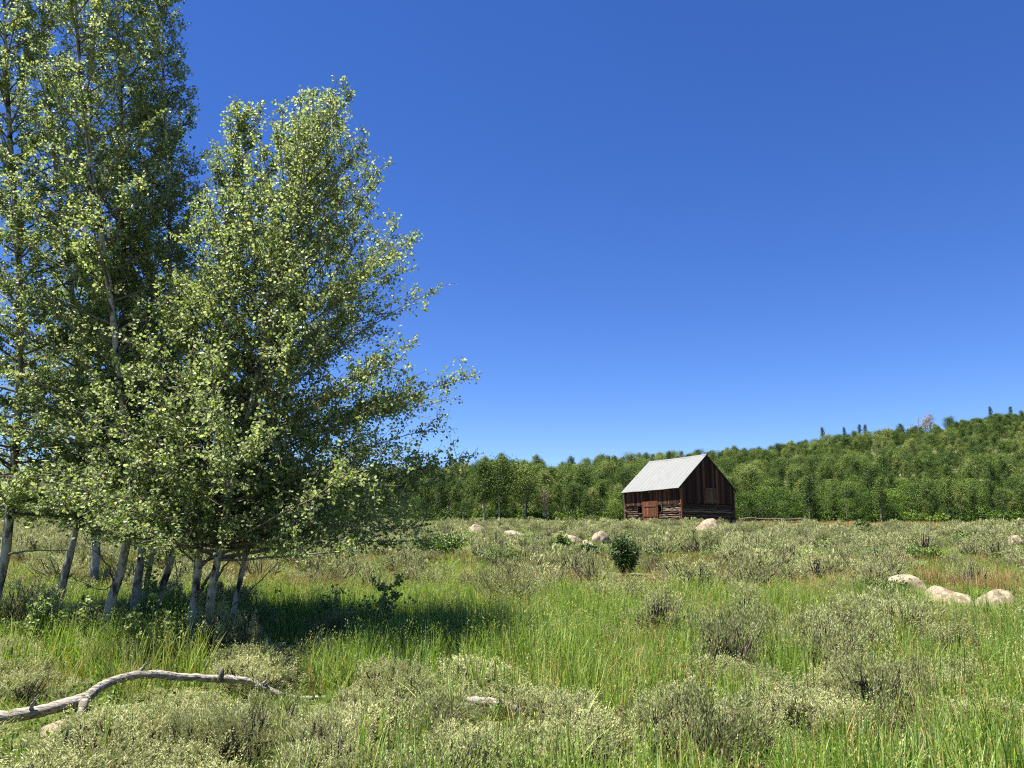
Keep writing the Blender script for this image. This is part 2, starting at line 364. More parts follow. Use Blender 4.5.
mb = MB(); mb.box((-.20, BL + .05, -.1), (-.02, BL + .24, HE - .1), .5); mb.build('corner_post', M['barn_log'], barn)
mb = MB(); mb.box((BW + .02, BL + .05, -.1), (BW + .2, BL + .24, HE - .1), .3); mb.build('corner_post', M['barn_log'], barn)
# plank door, its frame and strap hinges
mb = MB(); boards(mb, 1, -.17, DOOR[0], DOOR[1], .03, lambda y: 2.13, -1); door = mb.build('door', M['barn_door'], barn)
mb = MB()
for y0, y1 in ((DOOR[0] - .13, DOOR[0] - .005), (DOOR[1] + .005, DOOR[1] + .13)): mb.box((-.205, y0, -.05), (-.10, y1, 2.26))
mb.box((-.21, DOOR[0] - .12, 2.14), (-.11, DOOR[1] + .12, 2.25)); mb.build('door_frame', M['barn_door'], door)
mb = MB()
for z in (.55, 1.65):
    mb = MB(); mb.box((-.245, DOOR[0] + .05, z), (-.218, DOOR[1] - .05, z + .14)); mb.build('brace', M['hatch'], door)
for H in (WL, WR):
    mb = MB(); a, b, z0, z1 = H
    mb.box((-.155, a - .05, z0 - .06), (-.02, a + .03, z1 + .06)); mb.box((-.155, b - .03, z0 - .06), (-.02, b + .05, z1 + .06))
    mb.box((-.16, a + .031, z0 - .07), (-.02, b - .031, z0)); mb.box((-.16, a + .031, z1), (-.02, b - .031, z1 + .07)); mb.build('window', M['barn_log'], barn)
# loft hatch
mb = MB(); boards(mb, 0, -.195, 3.55, 5.35, 1.98, lambda x: 3.62, -1); hatch = mb.build('loft_hatch', M['hatch'], barn)
for z in (2.15, 3.3):
    mb = MB(); mb.box((3.6, -.262, z), (5.3, -.243, z + .15)); mb.build('brace', M['hatch'], hatch)
# roof: ribbed metal sheets over rafters
def roof_side(s):
    prof = []
    y = -.27
    while y < BL + .27:
        for dy, h in ((0, 0), (.55, 0), (.575, .012), (.605, .012), (.63, 0)):
            prof.append((min(y + dy, BL + .27), h))
        y += .63
    prof = np.array(prof); k = 14; V = []
    for q in range(k + 1):
        t = q / k
        for yy, h in prof:
            f = max(0, min(1, yy / BL)); sagz = -SAG * f - .05 * math.sin(f * math.pi) * (.4 + .6 * t)
            x = (-OV + t * (BW / 2 + OV)); z = HE + t * (HP - HE) + sagz + .012 * math.sin(yy * 2.1 + t * 5)
            nx, nz = -(HP - HE), (BW / 2 + OV); ln = math.hypot(nx, nz)
            xx = x + nx / ln * h; zz = z + nz / ln * h
            V.append((xx if s < 0 else BW - xx, yy, zz))
    V = np.array(V); n = len(prof); mb = MB(); low = V.copy(); low[:, 2] -= .035
    i = np.arange(k)[:, None] * n; j = np.arange(n - 1)[None]
    Q = np.stack([i + j, i + j + 1, i + j + 1 + n, i + j + n], -1).reshape(-1, 4)
    if s < 0: Q = Q[:, ::-1]
    mb.add(V, Q, var=.5); mb.add(low, Q[:, ::-1], var=.5)
    N2 = len(V)
    rim = []
    for a, b in [(q * n, (q + 1) * n) for q in range(k)] + [(q * n + n - 1, (q + 1) * n + n - 1) for q in range(k)]: rim.append([a, b, b + N2, a + N2])
    for q in range(n - 1): rim.append([q, q + 1, q + 1 + N2, q + N2])
    mb.add(np.concatenate([V, low]), rim, var=.5)
    return mb
roofs = [roof_side(s).build('roof', M['metal'], barn) for s in (-1, 1)]
mb = MB()
for x0, x1 in ((-.30, 0), (.30, 0)):
    pass
rp = np.array([[(BW / 2 - .16, y, HP - .115 - SAG * max(0, min(1, y / BL)) - .05 * math.sin(max(0, min(1, y / BL)) * math.pi)) for y in np.linspace(-.29, BL + .29, 10)]])
for dx in (0,):
    A = rp[0] + np.array([0, 0, .0]); Bm = A + np.array([.16, 0, .16]); Cc = A + np.array([.32, 0, 0])
    V = np.concatenate([A, Bm, Cc]); q = np.arange(9)[:, None]
    mb.add(V, np.concatenate([q + np.array([[0, 1, 11, 10]]), q + np.array([[10, 11, 21, 20]])]), var=.5)
mb.build('ridge_cap', M['metal'], roofs[0])
for s in (-1, 1):                            # barge boards under both gable ends, rafters between
    mb = MB()
    for y in [-.2] + list(np.linspace(.5, BL - .5, 9)) + [BL + .2]:
        f = max(0, min(1, y / BL)); dz = -.05 - SAG * f - .05 * math.sin(f * math.pi)
        a = (-OV + .04, y - .035, HE + dz); b = (BW / 2 - .02, y - .035, HP + dz - .04)
        V = []
        for (x, yy, z) in (a, b):
            for dy in (0, .07):
                for dd in (0, -.16): V.append((x if s < 0 else BW - x, yy + dy, z + dd))
        mb.add(V, [[0, 1, 3, 2], [4, 6, 7, 5], [0, 4, 5, 1], [2, 3, 7, 6], [0, 2, 6, 4], [1, 5, 7, 3]])
    mb.build('rafter', M['barn_board'], barn)
for a_, b_ in (((.13, .13, -.3), (.16, DOOR[0], LH)), ((.13, DOOR[1] + .9, -.3), (.16, BL - .13, LH)), ((.18, .13, -.3), (BW - .18, .16, LH)), ((BW - .16, .18, -.3), (BW - .13, BL - .18, LH)), ((.18, BL - .16, -.3), (BW - .18, BL - .13, LH))):
    if a_[1] == .13 and b_[0] == .16: b_ = (.16, WR[0] - .05, LH)
    mb = MB(); mb.box(a_, b_); mb.build('lining', M['dirt'], barn)
mb = MB(); mb.box((.1, .1, -.12), (BW - .1, BL - .1, .05)); mb.build('floor', M['dirt'], barn)

# rail fences beside and before the barn
def rail_fence(pts, posts, rails, label, r=.055):
    o = thing('rail_fence', (pts[0][0], pts[0][1], ground(*pts[0])), label, 'fence')
    p0 = np.array([pts[0][0], pts[0][1], float(ground(*pts[0]))])
    L = np.linspace(0, 1, posts)
    for t in L:
        x = np.interp(t, [0, 1], [pts[0][0], pts[1][0]]); y = np.interp(t, [0, 1], [pts[0][1], pts[1][1]]); z = float(ground(x, y))
        mb = MB(); P = np.array([[(x, y, z - .2), (x + .01, y, z + .3), (x + rng.normal(0, .03), y, z + rails[-1] + .18)]]) - p0
        mb.tubes(P, .075, 7); mb.build('post', M['rail'], o)
    for h in rails:
        t = np.linspace(-.03, 1.03, 12); x = np.interp(t, [0, 1], [pts[0][0], pts[1][0]]); y = np.interp(t, [0, 1], [pts[0][1], pts[1][1]]) - .11
        P = np.stack([x, y, ground(x, y) + h + rng.normal(0, .03, 12)], 1)[None] - p0
        mb = MB(); mb.tubes(P, r * (1 + rng.normal(0, .08, (1, 12))), 7); mb.build('rail', M['rail'], o)
    return o
rail_fence([(24.5, 84.5), (31.5, 84.0)], 5, [.5, .85], 'low grey wooden rail fence running right from the barn')
rail_fence([(12.2, 86.2), (16.3, 82.0)], 3, [.55], 'short single rail fence in front of the barn door')

# ================================================================== BOULDERS
def boulder_mesh(seed, sx, sy, sz, angular=.85):
    import bmesh
    bm = bmesh.new(); bmesh.ops.create_icosphere(bm, subdivisions=4, radius=1)
    r = np.random.default_rng(seed); planes = [(unit(r.normal(size=3) + np.array([0, 0, .3])), r.uniform(.62, .9)) for _ in range(9)]
    for v in bm.verts:
        p = np.array(v.co)
        for nrm, d in planes:
            e = p @ nrm - d
            if e > 0: p = p - nrm * e * angular
        q = Vector(p * 1.3) + Vector((seed * 3.1, 0, 0))
        p = p * (1 + .16 * mnoise.noise(q) + .07 * mnoise.noise(q * 3) + .03 * mnoise.noise(q * 8))
        v.co = (p[0] * sx, p[1] * sy, p[2] * sz)
    me = bpy.data.meshes.new('boulder'); bm.to_mesh(me); bm.free()
    for p in me.polygons: p.use_smooth = True
    me.materials.append(M['boulder']); return me
BPX, BLD = [], []  # (px centre, py bottom, px width, px height, label)
for k, (px, py, w, h, lab) in enumerate([
    (709, 531, 25, 14, 'tall pale boulder standing before the right wall of the barn'),
    (601, 544, 19, 12, 'upright cream boulder above the dark green bush'),
    (571, 544, 29, 10, 'broad pinkish boulder left of the upright cream one'),
    (588, 547, 13, 7, 'small pale stone at the foot of the upright cream boulder'),
    (477, 532, 19, 8, 'pale rounded boulder on the crest below the large left forest aspen'),
    (512, 536, 22, 6, 'flat tan boulder low in the pale sagebrush of the crest'),
    (907, 588, 36, 11, 'smooth cream boulder, uppermost of the group in the right meadow'),
    (949, 604, 42, 16, 'reddish tan boulder with dark crevices in the right meadow'),
    (998, 606, 34, 14, 'angular whitish boulder near the right edge of the meadow'),
    (1018, 545, 17, 9, 'pale boulder far back by the right edge of the picture'),
    (991, 637, 9, 6, 'fist sized white stone in the grass below the right boulders'),
    (57, 738, 26, 15, 'small grey stone lying under the thick end of the fallen log'),
    (735, 526, 8, 6, 'small pale stone right of the tall boulder by the barn')]):
    BPX.append((px, py, w, h)); p = at(px, py); s = p[1] / FPX
    q_ = .86 if p[1] > 34 else 1.0
    me = boulder_mesh(11 + k, w * s * .60 * q_, w * s * .55 * q_, h * s * (1.15 if p[1] > 34 else 1.12) * q_)
    o = bpy.data.objects.new('boulder', me); COL.objects.link(o); o.location = (p[0], p[1] + w * s * (.25 if p[1] > 34 else 0.), p[2] + h * s * .04); o.rotation_euler = (rng.normal(0, .1), rng.normal(0, .1), 0)
    tag(o, lab, 'boulder', 'granite boulders in the meadow'); BLD.append((p, w * s))

# ================================================================== FALLEN LOGS
def catmull(P, n):
    P = np.asarray(P, float); P = np.concatenate([[2 * P[0] - P[1]], P, [2 * P[-1] - P[-2]]]); k = len(P) - 3
    t = np.linspace(0, k, n); i = np.clip(t.astype(int), 0, k - 1); f = (t - i)[:, None]
    a, b, c, d = P[i], P[i + 1], P[i + 2], P[i + 3]
    return .5 * ((2 * b) + (-a + c) * f + (2 * a - 5 * b + 4 * c - d) * f * f + (-a + 3 * b - 3 * c + d) * f ** 3)
def log_tube(P, r, name, parent, mat, n=60, k=14, rough=.08):
    P = catmull(P, n); rr = np.interp(np.linspace(0, 1, n), np.linspace(0, 1, len(r)), r)
    P = P + rng.normal(0, .004, P.shape)
    mb = MB(); mb.tubes(P[None], rr[None] * (1 + rng.normal(0, rough * .5, (1, n))), k)
    V = mb.V[0]
    for q in range(len(V)):                   # cracks and flattened sides along the grain
        c = P[q // k]; d = V[q] - c; a = (q % k)
        V[q] = c + d * (1 + .10 * math.sin(a * 2.1 + 1.3) + .07 * math.sin(a * 4.3 + q // k * .15))
    return mb.build(name, mat, parent, True)
lp = [(-40, 729, 6.9), (-4, 718, 7.0), (40, 711, 7.1), (82, 699, 7.2), (102, 686, 7.3), (125, 677, 7.4), (152, 674, 7.5), (190, 677, 7.65), (230, 679, 7.8), (252, 682, 7.9), (270, 690, 7.9), (288, 696, 7.9), (306, 698, 7.85), (326, 697, 7.8)]
LP3 = [at_depth(*q) for q in lp]
flog = thing('fallen_log', (LP3[3][0], LP3[3][1], ground(LP3[3][0], LP3[3][1])), 'long bleached fallen trunk arching over the foreground grass', 'log')
org = np.array(flog.location)
log_tube(np.array(LP3) - org, [.050, .054, .048, .047, .040, .037, .036, .031, .033, .027, .027, .024, .021, .014], 'trunk', flog, M['log'], 90)
st = at_depth(221, 682, 7.72) - org; log_tube([st, st + np.array([.0, -.01, .06]), st + np.array([.012, -.02, .125])], [.034, .028, .014], 'stub', flog, M['dead_twig'], 8, 9)
st = at_depth(84, 700, 7.15) - org; log_tube([st, st + np.array([.03, -.06, -.05]), st + np.array([.03, -.12, -.2])], [.05, .035, .03], 'branch_stub', flog, M['log'], 8, 9)
for a, b, Y_, d in ((30, 711, 7.06, (.05, -.03, .11)), (140, 672, 7.46, (.04, .02, .07)), (176, 674, 7.6, (-.03, -.06, -.05)), (262, 686, 7.9, (.05, -.02, .06))):
    st = at_depth(a, b, Y_) - org; log_tube([st, st + np.array(d) * .6, st + np.array(d)], [.018, .013, .007], 'stub', flog, M['log'], 6, 7)
q = [at_depth(a, b, 7.0) for a, b in ((466, 702), (490, 704), (512, 709), (534, 717))]
sl = thing('fallen_log', (q[1][0], q[1][1], ground(q[1][0], q[1][1])), 'short grey weathered log half hidden in grass right of the long trunk', 'log')
log_tube(np.array(q) - np.array(sl.location), [.035, .052, .05, .04], 'trunk', sl, M['log'], 24)

# ================================================================== FOREGROUND ASPENS
def grow(tr, r0, nprim, R_of, t0=.16, lean=None, nleaf=9000, leaf=.042, lowdroop=.12, e_lo=-4, e_hi=58, spread=1., tw=.10, zmin=1.40, texp=1.22):
    """trunk polyline -> (trunk mesh, branch mesh, leaf mesh); R_of(t, azimuth) is the reach of a branch"""
    n = 40; T = catmull(tr, 240); al = np.concatenate([[0], np.cumsum(np.linalg.norm(np.diff(T, axis=0), axis=1))]); T = np.stack([np.interp(np.linspace(0, al[-1], n), al, T[:, k]) for k in range(3)], 1); wv = np.linspace(0, 1, n)[:, None]; T = T + .035 * np.sin(wv * np.array([[9., 11, 0]]) + rng.uniform(0, 6, 3)) * np.array([[1, 1, 0]]) * np.minimum(1, wv * 8); rt = r0 * (1 - np.linspace(0, 1, n)) ** .85 + .006; rt[:3] *= np.array([1.35, 1.15, 1.05])
    tmb = MB(); tmb.tubes(T[None], rt[None] * (1 + rng.normal(0, .035, (1, n))), 9)
    bp, br, tp, segs = [], [], [], []
    H = T[-1, 2] - T[0, 2]
    for q in range(nprim):
        t = t0 + (.985 - t0) * ((q + rng.random()) / nprim) ** texp
        fi = t * (n - 1); p0 = T[int(fi)] + (T[min(n - 1, int(fi) + 1)] - T[int(fi)]) * (fi % 1)
        az = q * 2.39996 + rng.normal(0, .35); L = R_of(t, az) * rng.uniform(.7, 1.15) * (1 + .45 * t)
        if L < .12: L = .12
        e = R(e_lo + (e_hi + 4 - e_lo) * t ** .7 + rng.normal(0, 9)); s = np.linspace(0, 1, 8)[:, None]
        rad = np.array([math.sin(az), math.cos(az), 0]); up = np.array([0, 0, 1.])
        P = p0 + L * s * (math.cos(e) * rad + math.sin(e) * up) + L * (.22 * t - lowdroop * (1 - t)) * s * s * up
        P = P + np.cumsum(rng.normal(0, .018 * L ** .5, (8, 3)), 0) * s
        lack = zmin + .12 + rng.uniform(0, .4) - P[-1, 2]
        if lack > 0: P = P + lack * s ** 1.3 * up
        bp.append(P); br.append((.30 * rt[int(fi)] * min(1, L / 1.2) + .004) * (1 - .85 * s[:, 0]) + .0015)
        segs.append((P[5], P[7], .5))
        for _ in range(int(L / tw) + 2):
            a = rng.uniform(.18, 1.); fa = a * 7; b0 = P[int(min(6, fa))] + (P[min(7, int(fa) + 1)] - P[int(min(6, fa))]) * (fa - int(min(6, fa)))
            d = unit(P[min(7, int(fa) + 1)] - P[max(0, int(fa) - 1)]); d2 = unit(d * .7 + rng.normal(0, .6 * spread, 3) + np.array([0, 0, .15 + .3 * t]))
            l2 = rng.uniform(.18, .55) * (.30 + .35 * L * (1.1 - a * .6)); s4 = np.linspace(0, 1, 4)[:, None]
            P2 = b0 + l2 * s4 * d2 + np.cumsum(rng.normal(0, .02, (4, 3)), 0) * s4 + np.array([0, 0, -.05]) * s4 * s4 * l2
            if P2[-1, 2] < zmin - .05: continue
            tp.append(P2); segs.append((P2[0], P2[3], 1.)); segs.append((P2[1], P2[3], .6))
            for _k in range(2):
                c0 = P2[rng.integers(1, 4)]; d3 = unit(d2 * .6 + rng.normal(0, .7, 3)); l3 = l2 * rng.uniform(.3, .6)
                segs.append((c0, c0 + d3 * l3, .8)); tp.append(c0 + d3 * l3 * np.linspace(0, 1, 4)[:, None])
    segs.append((T[-6], T[-1], 1.2))
    bmb = MB(); bmb.tubes(np.array(bp), np.array(br), 5, cap=False)
    bmb.tubes(np.array(tp), np.array([[.0045, .0035, .0025, .0015]]), 3, cap=False)
    A = np.array([x[0] for x in segs]); B = np.array([x[1] for x in segs]); w = np.array([x[2] for x in segs]) * np.linalg.norm(B - A, axis=1)
    k = rng.choice(len(segs), nleaf, p=w / w.sum()); f = rng.random(nleaf)[:, None]
    P = A[k] * (1 - f) + B[k] * f; D = rdir(nleaf, -.15); P = P + D * rng.uniform(.015, .055, nleaf)[:, None]
    ok = P[:, 2] > zmin + rng.normal(0, .10, nleaf); P, D = P[ok], D[ok]; nleaf = len(P)
    N = rdir(nleaf, .22); L = leaf * rng.uniform(.7, 1.2, nleaf)
    V, Q = leaves(P, D + rng.normal(0, .4, D.shape), N, L, L * rng.uniform(.85, 1.0, nleaf))
    return tmb, bmb, (V, Q, np.repeat(rng.random(nleaf), 2))
def dead_branches(mb, specs):
    for pts, r in specs:
        P = catmull(np.array(pts), 14) + rng.normal(0, .008, (14, 3)); mb.tubes(P[None], np.linspace(r, r * .25, 14)[None], 5, cap=False)
def aspen(Y, path, top, r0, R_of, label, nprim=60, nleaf=9000, t0=.16, dead=(), **kw):
    pts = [at_depth(px, py, Y + dy) for px, py, dy in path]; b = pts[0].copy(); b[2] = ground(b[0], b[1]) - .1
    if pts[0][2] > b[2] + .05: pts = [b] + pts
    else: pts[0] = b
    pts.append(at_depth(top[0], top[1], Y + top[2]))
    root = thing('aspen_tree', (b[0], b[1], b[2] + .1), label, 'tree', 'aspens of the clump on the left')
    o = np.array(root.location)
    tm, bm_, (V, Q, var) = grow(np.array(pts) - o, r0, nprim, R_of, t0, nleaf=nleaf, **kw)
    tm.build('trunk', M['bark'], root, True)
    bm_.build('branches', M['twig'], root, True)
    build('crown', V, Q, mats=M['aspen_leaf'], parent=root, var=var)
    if dead:
        for ps, r in dead:
            mb = MB(); dead_branches(mb, [([at_depth(a, c, Y + dy) - o for a, c, dy in ps], r)]); mb.build('bare_branch', M['dead_twig'], root, True)
    return root
def prof(knots, right=1., left=1.):
    kt = [k[0] for k in knots]; kr = [k[1] for k in knots]
    def f(t, az):
        r = float(np.interp(t, kt, kr)); s = math.sin(az)
        return r * (1 + (right - 1) * max(0, s) + (left - 1) * max(0, -s))
    return f
aspen(10.7, [(207, 664, 0), (211, 612, 0), (219, 560, .02), (234, 470, .1), (266, 330, .15), (302, 200, .2)], (330, 108, .2), 0.051,
      lambda t, az: float(np.interp(t, [.10, .2, .3, .45, .6, .75, .9, 1], [2.4, 2.45, 2.2, 1.9, 1.5, 1.05, .6, .25])) * (1 + max(0, math.sin(az)) * float(np.interp(t, [.1, .28, .45], [.36, .28, .14])) - .25 * max(0, -math.sin(az))),
      'aspen leaning right at the right of the clump, its long branches reaching toward the barn', 172, 60000, .165, texp=1.3, zmin=1.30, e_lo=-14,
      dead=[([(214, 622, 0), (232, 607, -.1), (252, 588, -.2), (284, 560, -.3)], .016), ([(213, 585, 0), (224, 566, -.1), (240, 556, -.15), (262, 552, -.2)], .02)], lowdroop=.1)
aspen(11.0, [(186, 652, 0), (193, 608, 0), (201, 560, .02), (208, 470, .0), (218, 330, -.05), (233, 200, -.1)], (240, 112, -.1), 0.053,
      prof([(.12, 1.2), (.3, 1.4), (.5, 1.05), (.7, .72), (.9, .45), (1, .2)], 1.2, .8),
      'pale barked aspen forking low, second from the right of the clump', nprim=103, nleaf=30000, t0=.15, zmin=1.5, e_lo=-10,
      dead=[([(193, 606, 0), (181, 592, -.1), (176, 574, -.15), (176, 556, -.2)], .016), ([(196, 596, 0), (210, 575, -.1), (222, 560, -.1)], .03)])
aspen(11.9, [(228, 642, 0), (236, 590, 0), (246, 540, .1), (272, 430, .1), (296, 320, .2), (306, 230, .3)], (280, 125, .4), 0.036,
      prof([(.15, 1.3), (.35, 1.7), (.6, 1.3), (.8, .8), (1, .25)], 1.3, .6),
      'slim aspen hidden behind the right leaning one, its top between the right spires', 86, 27000, .2)
aspen(12.3, [(150, 634, 0), (160, 592, 0), (172, 552, .02), (176, 470, .0), (170, 300, .1), (164, 120, .1)], (166, -40, .1), 0.049,
      prof([(.10, 1.7), (.3, 1.5), (.5, .9), (.7, .7), (.9, .5), (1, .25)], .75, 1.3),
      'dark trunked aspen in the middle of the clump with a thin leafy spire', 103, 30000, .115)
aspen(12.7, [(140, 628, 0), (149, 582, 0), (157, 542, .0), (160, 470, .0), (152, 350, .1)], (138, 90, .2), 0.038,
      prof([(.18, 1.2), (.4, 1.2), (.7, 1.0), (1, .3)]), 'thin dark aspen hard behind the pale forked trunk', 69, 18000, .22)
aspen(12.5, [(132, 633, 0), (137, 578, 0), (143, 540, .0), (141, 470, .05), (128, 300, .1), (118, 100, .1)], (110, -200, .1), 0.056,
      prof([(.10, 1.7), (.25, 1.6), (.5, 1.15), (.75, .95), (.9, .6), (1, .25)], .9, 1.),
      'pale grey aspen with a forked trunk in the middle of the clump', 126, 33000, .135,
      dead=[([(142, 548, 0), (125, 528, -.2), (108, 520, -.3), (82, 522, -.5)], .02)])
aspen(11.3, [(100, 652, 0), (112, 602, 0), (127, 552, .0), (131, 480, .05), (112, 330, .1), (86, 120, .1)], (66, -220, .1), 0.060,
      prof([(.10, 1.8), (.25, 1.7), (.5, 1.15), (.75, .95), (.9, .6), (1, .25)], 1., 1.),
      'aspen leaning right with a dark trunk, nearest in the left half of the clump', 126, 34000, .135,
      dead=[([(116, 588, 0), (108, 566, -.2), (96, 552, -.3), (84, 545, -.3)], .014), ([(119, 580, 0), (103, 590, .1), (78, 580, .2), (66, 574, .3)], .01)])
aspen(13.3, [(56, 618, 0), (66, 576, 0), (78, 526, .0), (82, 450, .0), (70, 300, .1), (50, 100, .1)], (36, -160, .1), 0.060,
      prof([(.10, 1.8), (.3, 1.6), (.55, 1.2), (.8, .9), (1, .3)]),
      'white barked aspen with black scars, leaning right at the left of the clump', 126, 33000, .115)
aspen(12.0, [(-10, 618, 0), (4, 562, 0), (13, 480, 0), (20, 380, 0), (19, 250, .0), (6, 80, .1)], (-4, -160, .1), 0.068,
      prof([(.10, 1.6), (.3, 1.4), (.55, 1.0), (.8, .75), (1, .25)]),
      'thick aspen cut by the left edge with a pale fork high on its trunk', 130, 40000, .135,
      dead=[([(14, 470, 0), (15, 452, -.15), (6, 438, -.25), (-6, 430, -.3)], .022), ([(13, 472, 0), (2, 462, -.2), (-10, 450, -.3)], .018), ([(4, 556, 0), (24, 552, -.3), (48, 550, -.5), (76, 552, -.7)], .018)])
aspen(20.0, [(95, 558, 0), (95, 530, 0), (98, 470, 0), (100, 350, 0)], (103, 240, 0), .11,
      prof([(.14, 2.0), (.4, 2.2), (.7, 1.5), (1, .3)]),
      'stout aspen trunk standing back in the grass behind the clump', 80, 17000, .2, leaf=.075, zmin=1.7)

# saplings and suckers round their feet
def sapling(px, py, h, label, nleaf=260, r=.35, leaf=.05, mat=None, dark=False):
    p = at(px, py); root = thing('aspen_sapling', p, label, 'sapling', 'young aspens round the clump')
    tm = MB(); segs = []
    for q in range(max(2, int(r * 9))):
        d = np.array([rng.normal(0, r * .5), rng.normal(0, r * .5), h * rng.uniform(.6, 1.)])
        b = np.array([rng.normal(0, r * .2), rng.normal(0, r * .2), -.05]); P = b + d * np.linspace(0, 1, 6)[:, None] + np.cumsum(rng.normal(0, .015, (6, 3)), 0)
        tm.tubes(P[None], np.linspace(.011, .003, 6)[None], 5, cap=False)
        for k in range(1, 6):
            for _ in range(3): segs.append((P[k], P[k] + rng.normal(0, .13, 3) + np.array([0, 0, .05])))
        segs.append((P[3], P[5]))
    tm.build('stem', M['dead_twig'], root, True)
    A = np.array([s[0] for s in segs]); B = np.array([s[1] for s in segs]); k = rng.integers(0, len(segs), nleaf); f = rng.random(nleaf)[:, None]
    P = A[k] * (1 - f) + B[k] * f + rng.normal(0, .02, (nleaf, 3)); P[:, 2] = np.maximum(P[:, 2], .03); L = leaf * rng.uniform(.7, 1.2, nleaf)
    V, Q = leaves(P, rdir(nleaf, -.1), rdir(nleaf, .6), L, L * .9)
    build('crown', V, Q, mats=mat or M['aspen_leaf'], parent=root, var=np.repeat(rng.random(nleaf), 2)); return root
for a in [(30, 655, .85, 'broad leafy aspen sucker thicket at the left under the white trunk', 1500, .75),
          (62, 650, .7, 'leafy aspen sucker just right of the leftmost thicket', 700, .45),
          (8, 640, .8, 'aspen sucker thicket cut by the left picture edge', 900, .6),
          (148, 640, 1.25, 'yellow green aspen sapling climbing before the middle trunks', 520, .2),
          (152, 672, .75, 'low aspen sucker between the middle trunks and the fallen log', 700, .45),
          (172, 668, .6, 'small aspen sucker left of the pale fork', 420, .35),
          (330, 640, .85, 'slender aspen sapling in the grass left of the dark thicket', 210, .16),
          (358, 641, .55, 'dark bushy aspen sucker in the tree shadow', 800, .5),
          (383, 640, .95, 'tall dark aspen sucker at the right end of the tree shadow', 700, .42),
          (250, 640, .55, 'low aspen sucker right of the rightmost trunk', 350, .3)]:
    sapling(a[0], a[1], a[2], a[3], a[4], a[5])

# ================================================================== SHRUBS
def shrub_obj(name, h, r, nleaf, leaf, mat, wood, link=False, parent=None, slv=False, stems=14, base=.1, lobes=7):
    mb = MB(); ends = []
    for q in range(stems):
        a = rng.uniform(0, 6.283); rr = r * math.sqrt(rng.random()) * .85; z = h * (.95 - .5 * (rr / r) ** 2) * rng.uniform(.55, 1.05)
        e = np.array([rr * math.cos(a), rr * math.sin(a), z]); m_ = e * np.array([.35, .35, .5]) + rng.normal(0, .04 * r, 3)
        P = catmull([np.array([rng.normal(0, .05 * r), rng.normal(0, .05 * r), -.04]), m_, e], 7)
        mb.tubes(P[None], np.linspace(.016, .004, 7)[None] * (h / .6) ** .5, 5, cap=False); ends.append(P)
    E_ = np.array([p[-1] for p in ends]); M_ = np.array([p[2] for p in ends])
    k = rng.integers(0, stems, nleaf); f = rng.random(nleaf)[:, None]
    P = M_[k] * (1 - f) + E_[k] * f + rng.normal(0, .12 * r, (nleaf, 3)) * np.array([1, 1, 1.1]); P[:, 2] = np.maximum(P[:, 2], base * h)
    L = leaf * rng.uniform(.7, 1.25, nleaf)
    V, Q = leaves(P, rdir(nleaf, .1), rdir(nleaf, .6), L, L * .6)
    return mb, V, Q, np.repeat(rng.random(nleaf), 2)
def shrub(px, py, hpx, wpx, label, mat, name='green_shrub', dens=1., group='green shrubs in the meadow'):
    p = at(px, py); s = p[1] / FPX; h, r = hpx * s, wpx * s * .5
    n = int(min(5000, max(400, 5.5 * hpx * wpx * dens))); leaf = max(.035, 2.3 * s)
    o = thing(name, p, label, 'shrub', group)
    mb, V, Q, var = shrub_obj(name, h, r, n, leaf, mat, None, stems=18)
    mb.build('stems', M['sage_wood'], o, True); build('foliage', V, Q, mats=mat, parent=o, var=var); return o
shrub(625, 577, 42, 44, 'round dark green bush alone in the pale sagebrush left of the barn', M['shrub_leaf'], 'dark_bush', 2.0, None)
for px, py, h, w, lab in [
    (438, 557, 22, 70, 'green shrub under the right tip of the aspen crowns'),
    (498, 566, 14, 60, 'low bright green shrub patch right of the aspen crowns'),
    (560, 552, 15, 34, 'low green shrub below the broad pinkish boulder'),
    (590, 560, 17, 32, 'low green shrub left of the dark bush'),
    (655, 560, 10, 30, 'low green shrub right of the dark bush'),
    (720, 562, 13, 44, 'low green shrub below the tall boulder by the barn'),
    (775, 556, 10, 40, 'low green shrub in the sagebrush below the right rail fence'),
    (865, 533, 12, 24, 'dark green shrub at the forest edge right of the fence'),
    (893, 531, 9, 16, 'small dark shrub before the forest edge on the right'),
    (885, 605, 28, 60, 'dark green shrub below the cream boulder of the right meadow'),
    (925, 562, 12, 50, 'low green shrub above the cream boulder of the right meadow'),
    (970, 546, 10, 40, 'low green shrub on the right crest'),
    (1003, 566, 12, 36, 'low green shrub at the right edge above the boulders'),
    (835, 548, 9, 36, 'low green shrub in the middle of the right crest'),
    (560, 530, 6, 26, 'tiny green shrub on the crest before the left forest')]:
    shrub(px, py, h, w, lab, M['bright_shrub'] if 'dark' not in lab else M['shrub_leaf'])

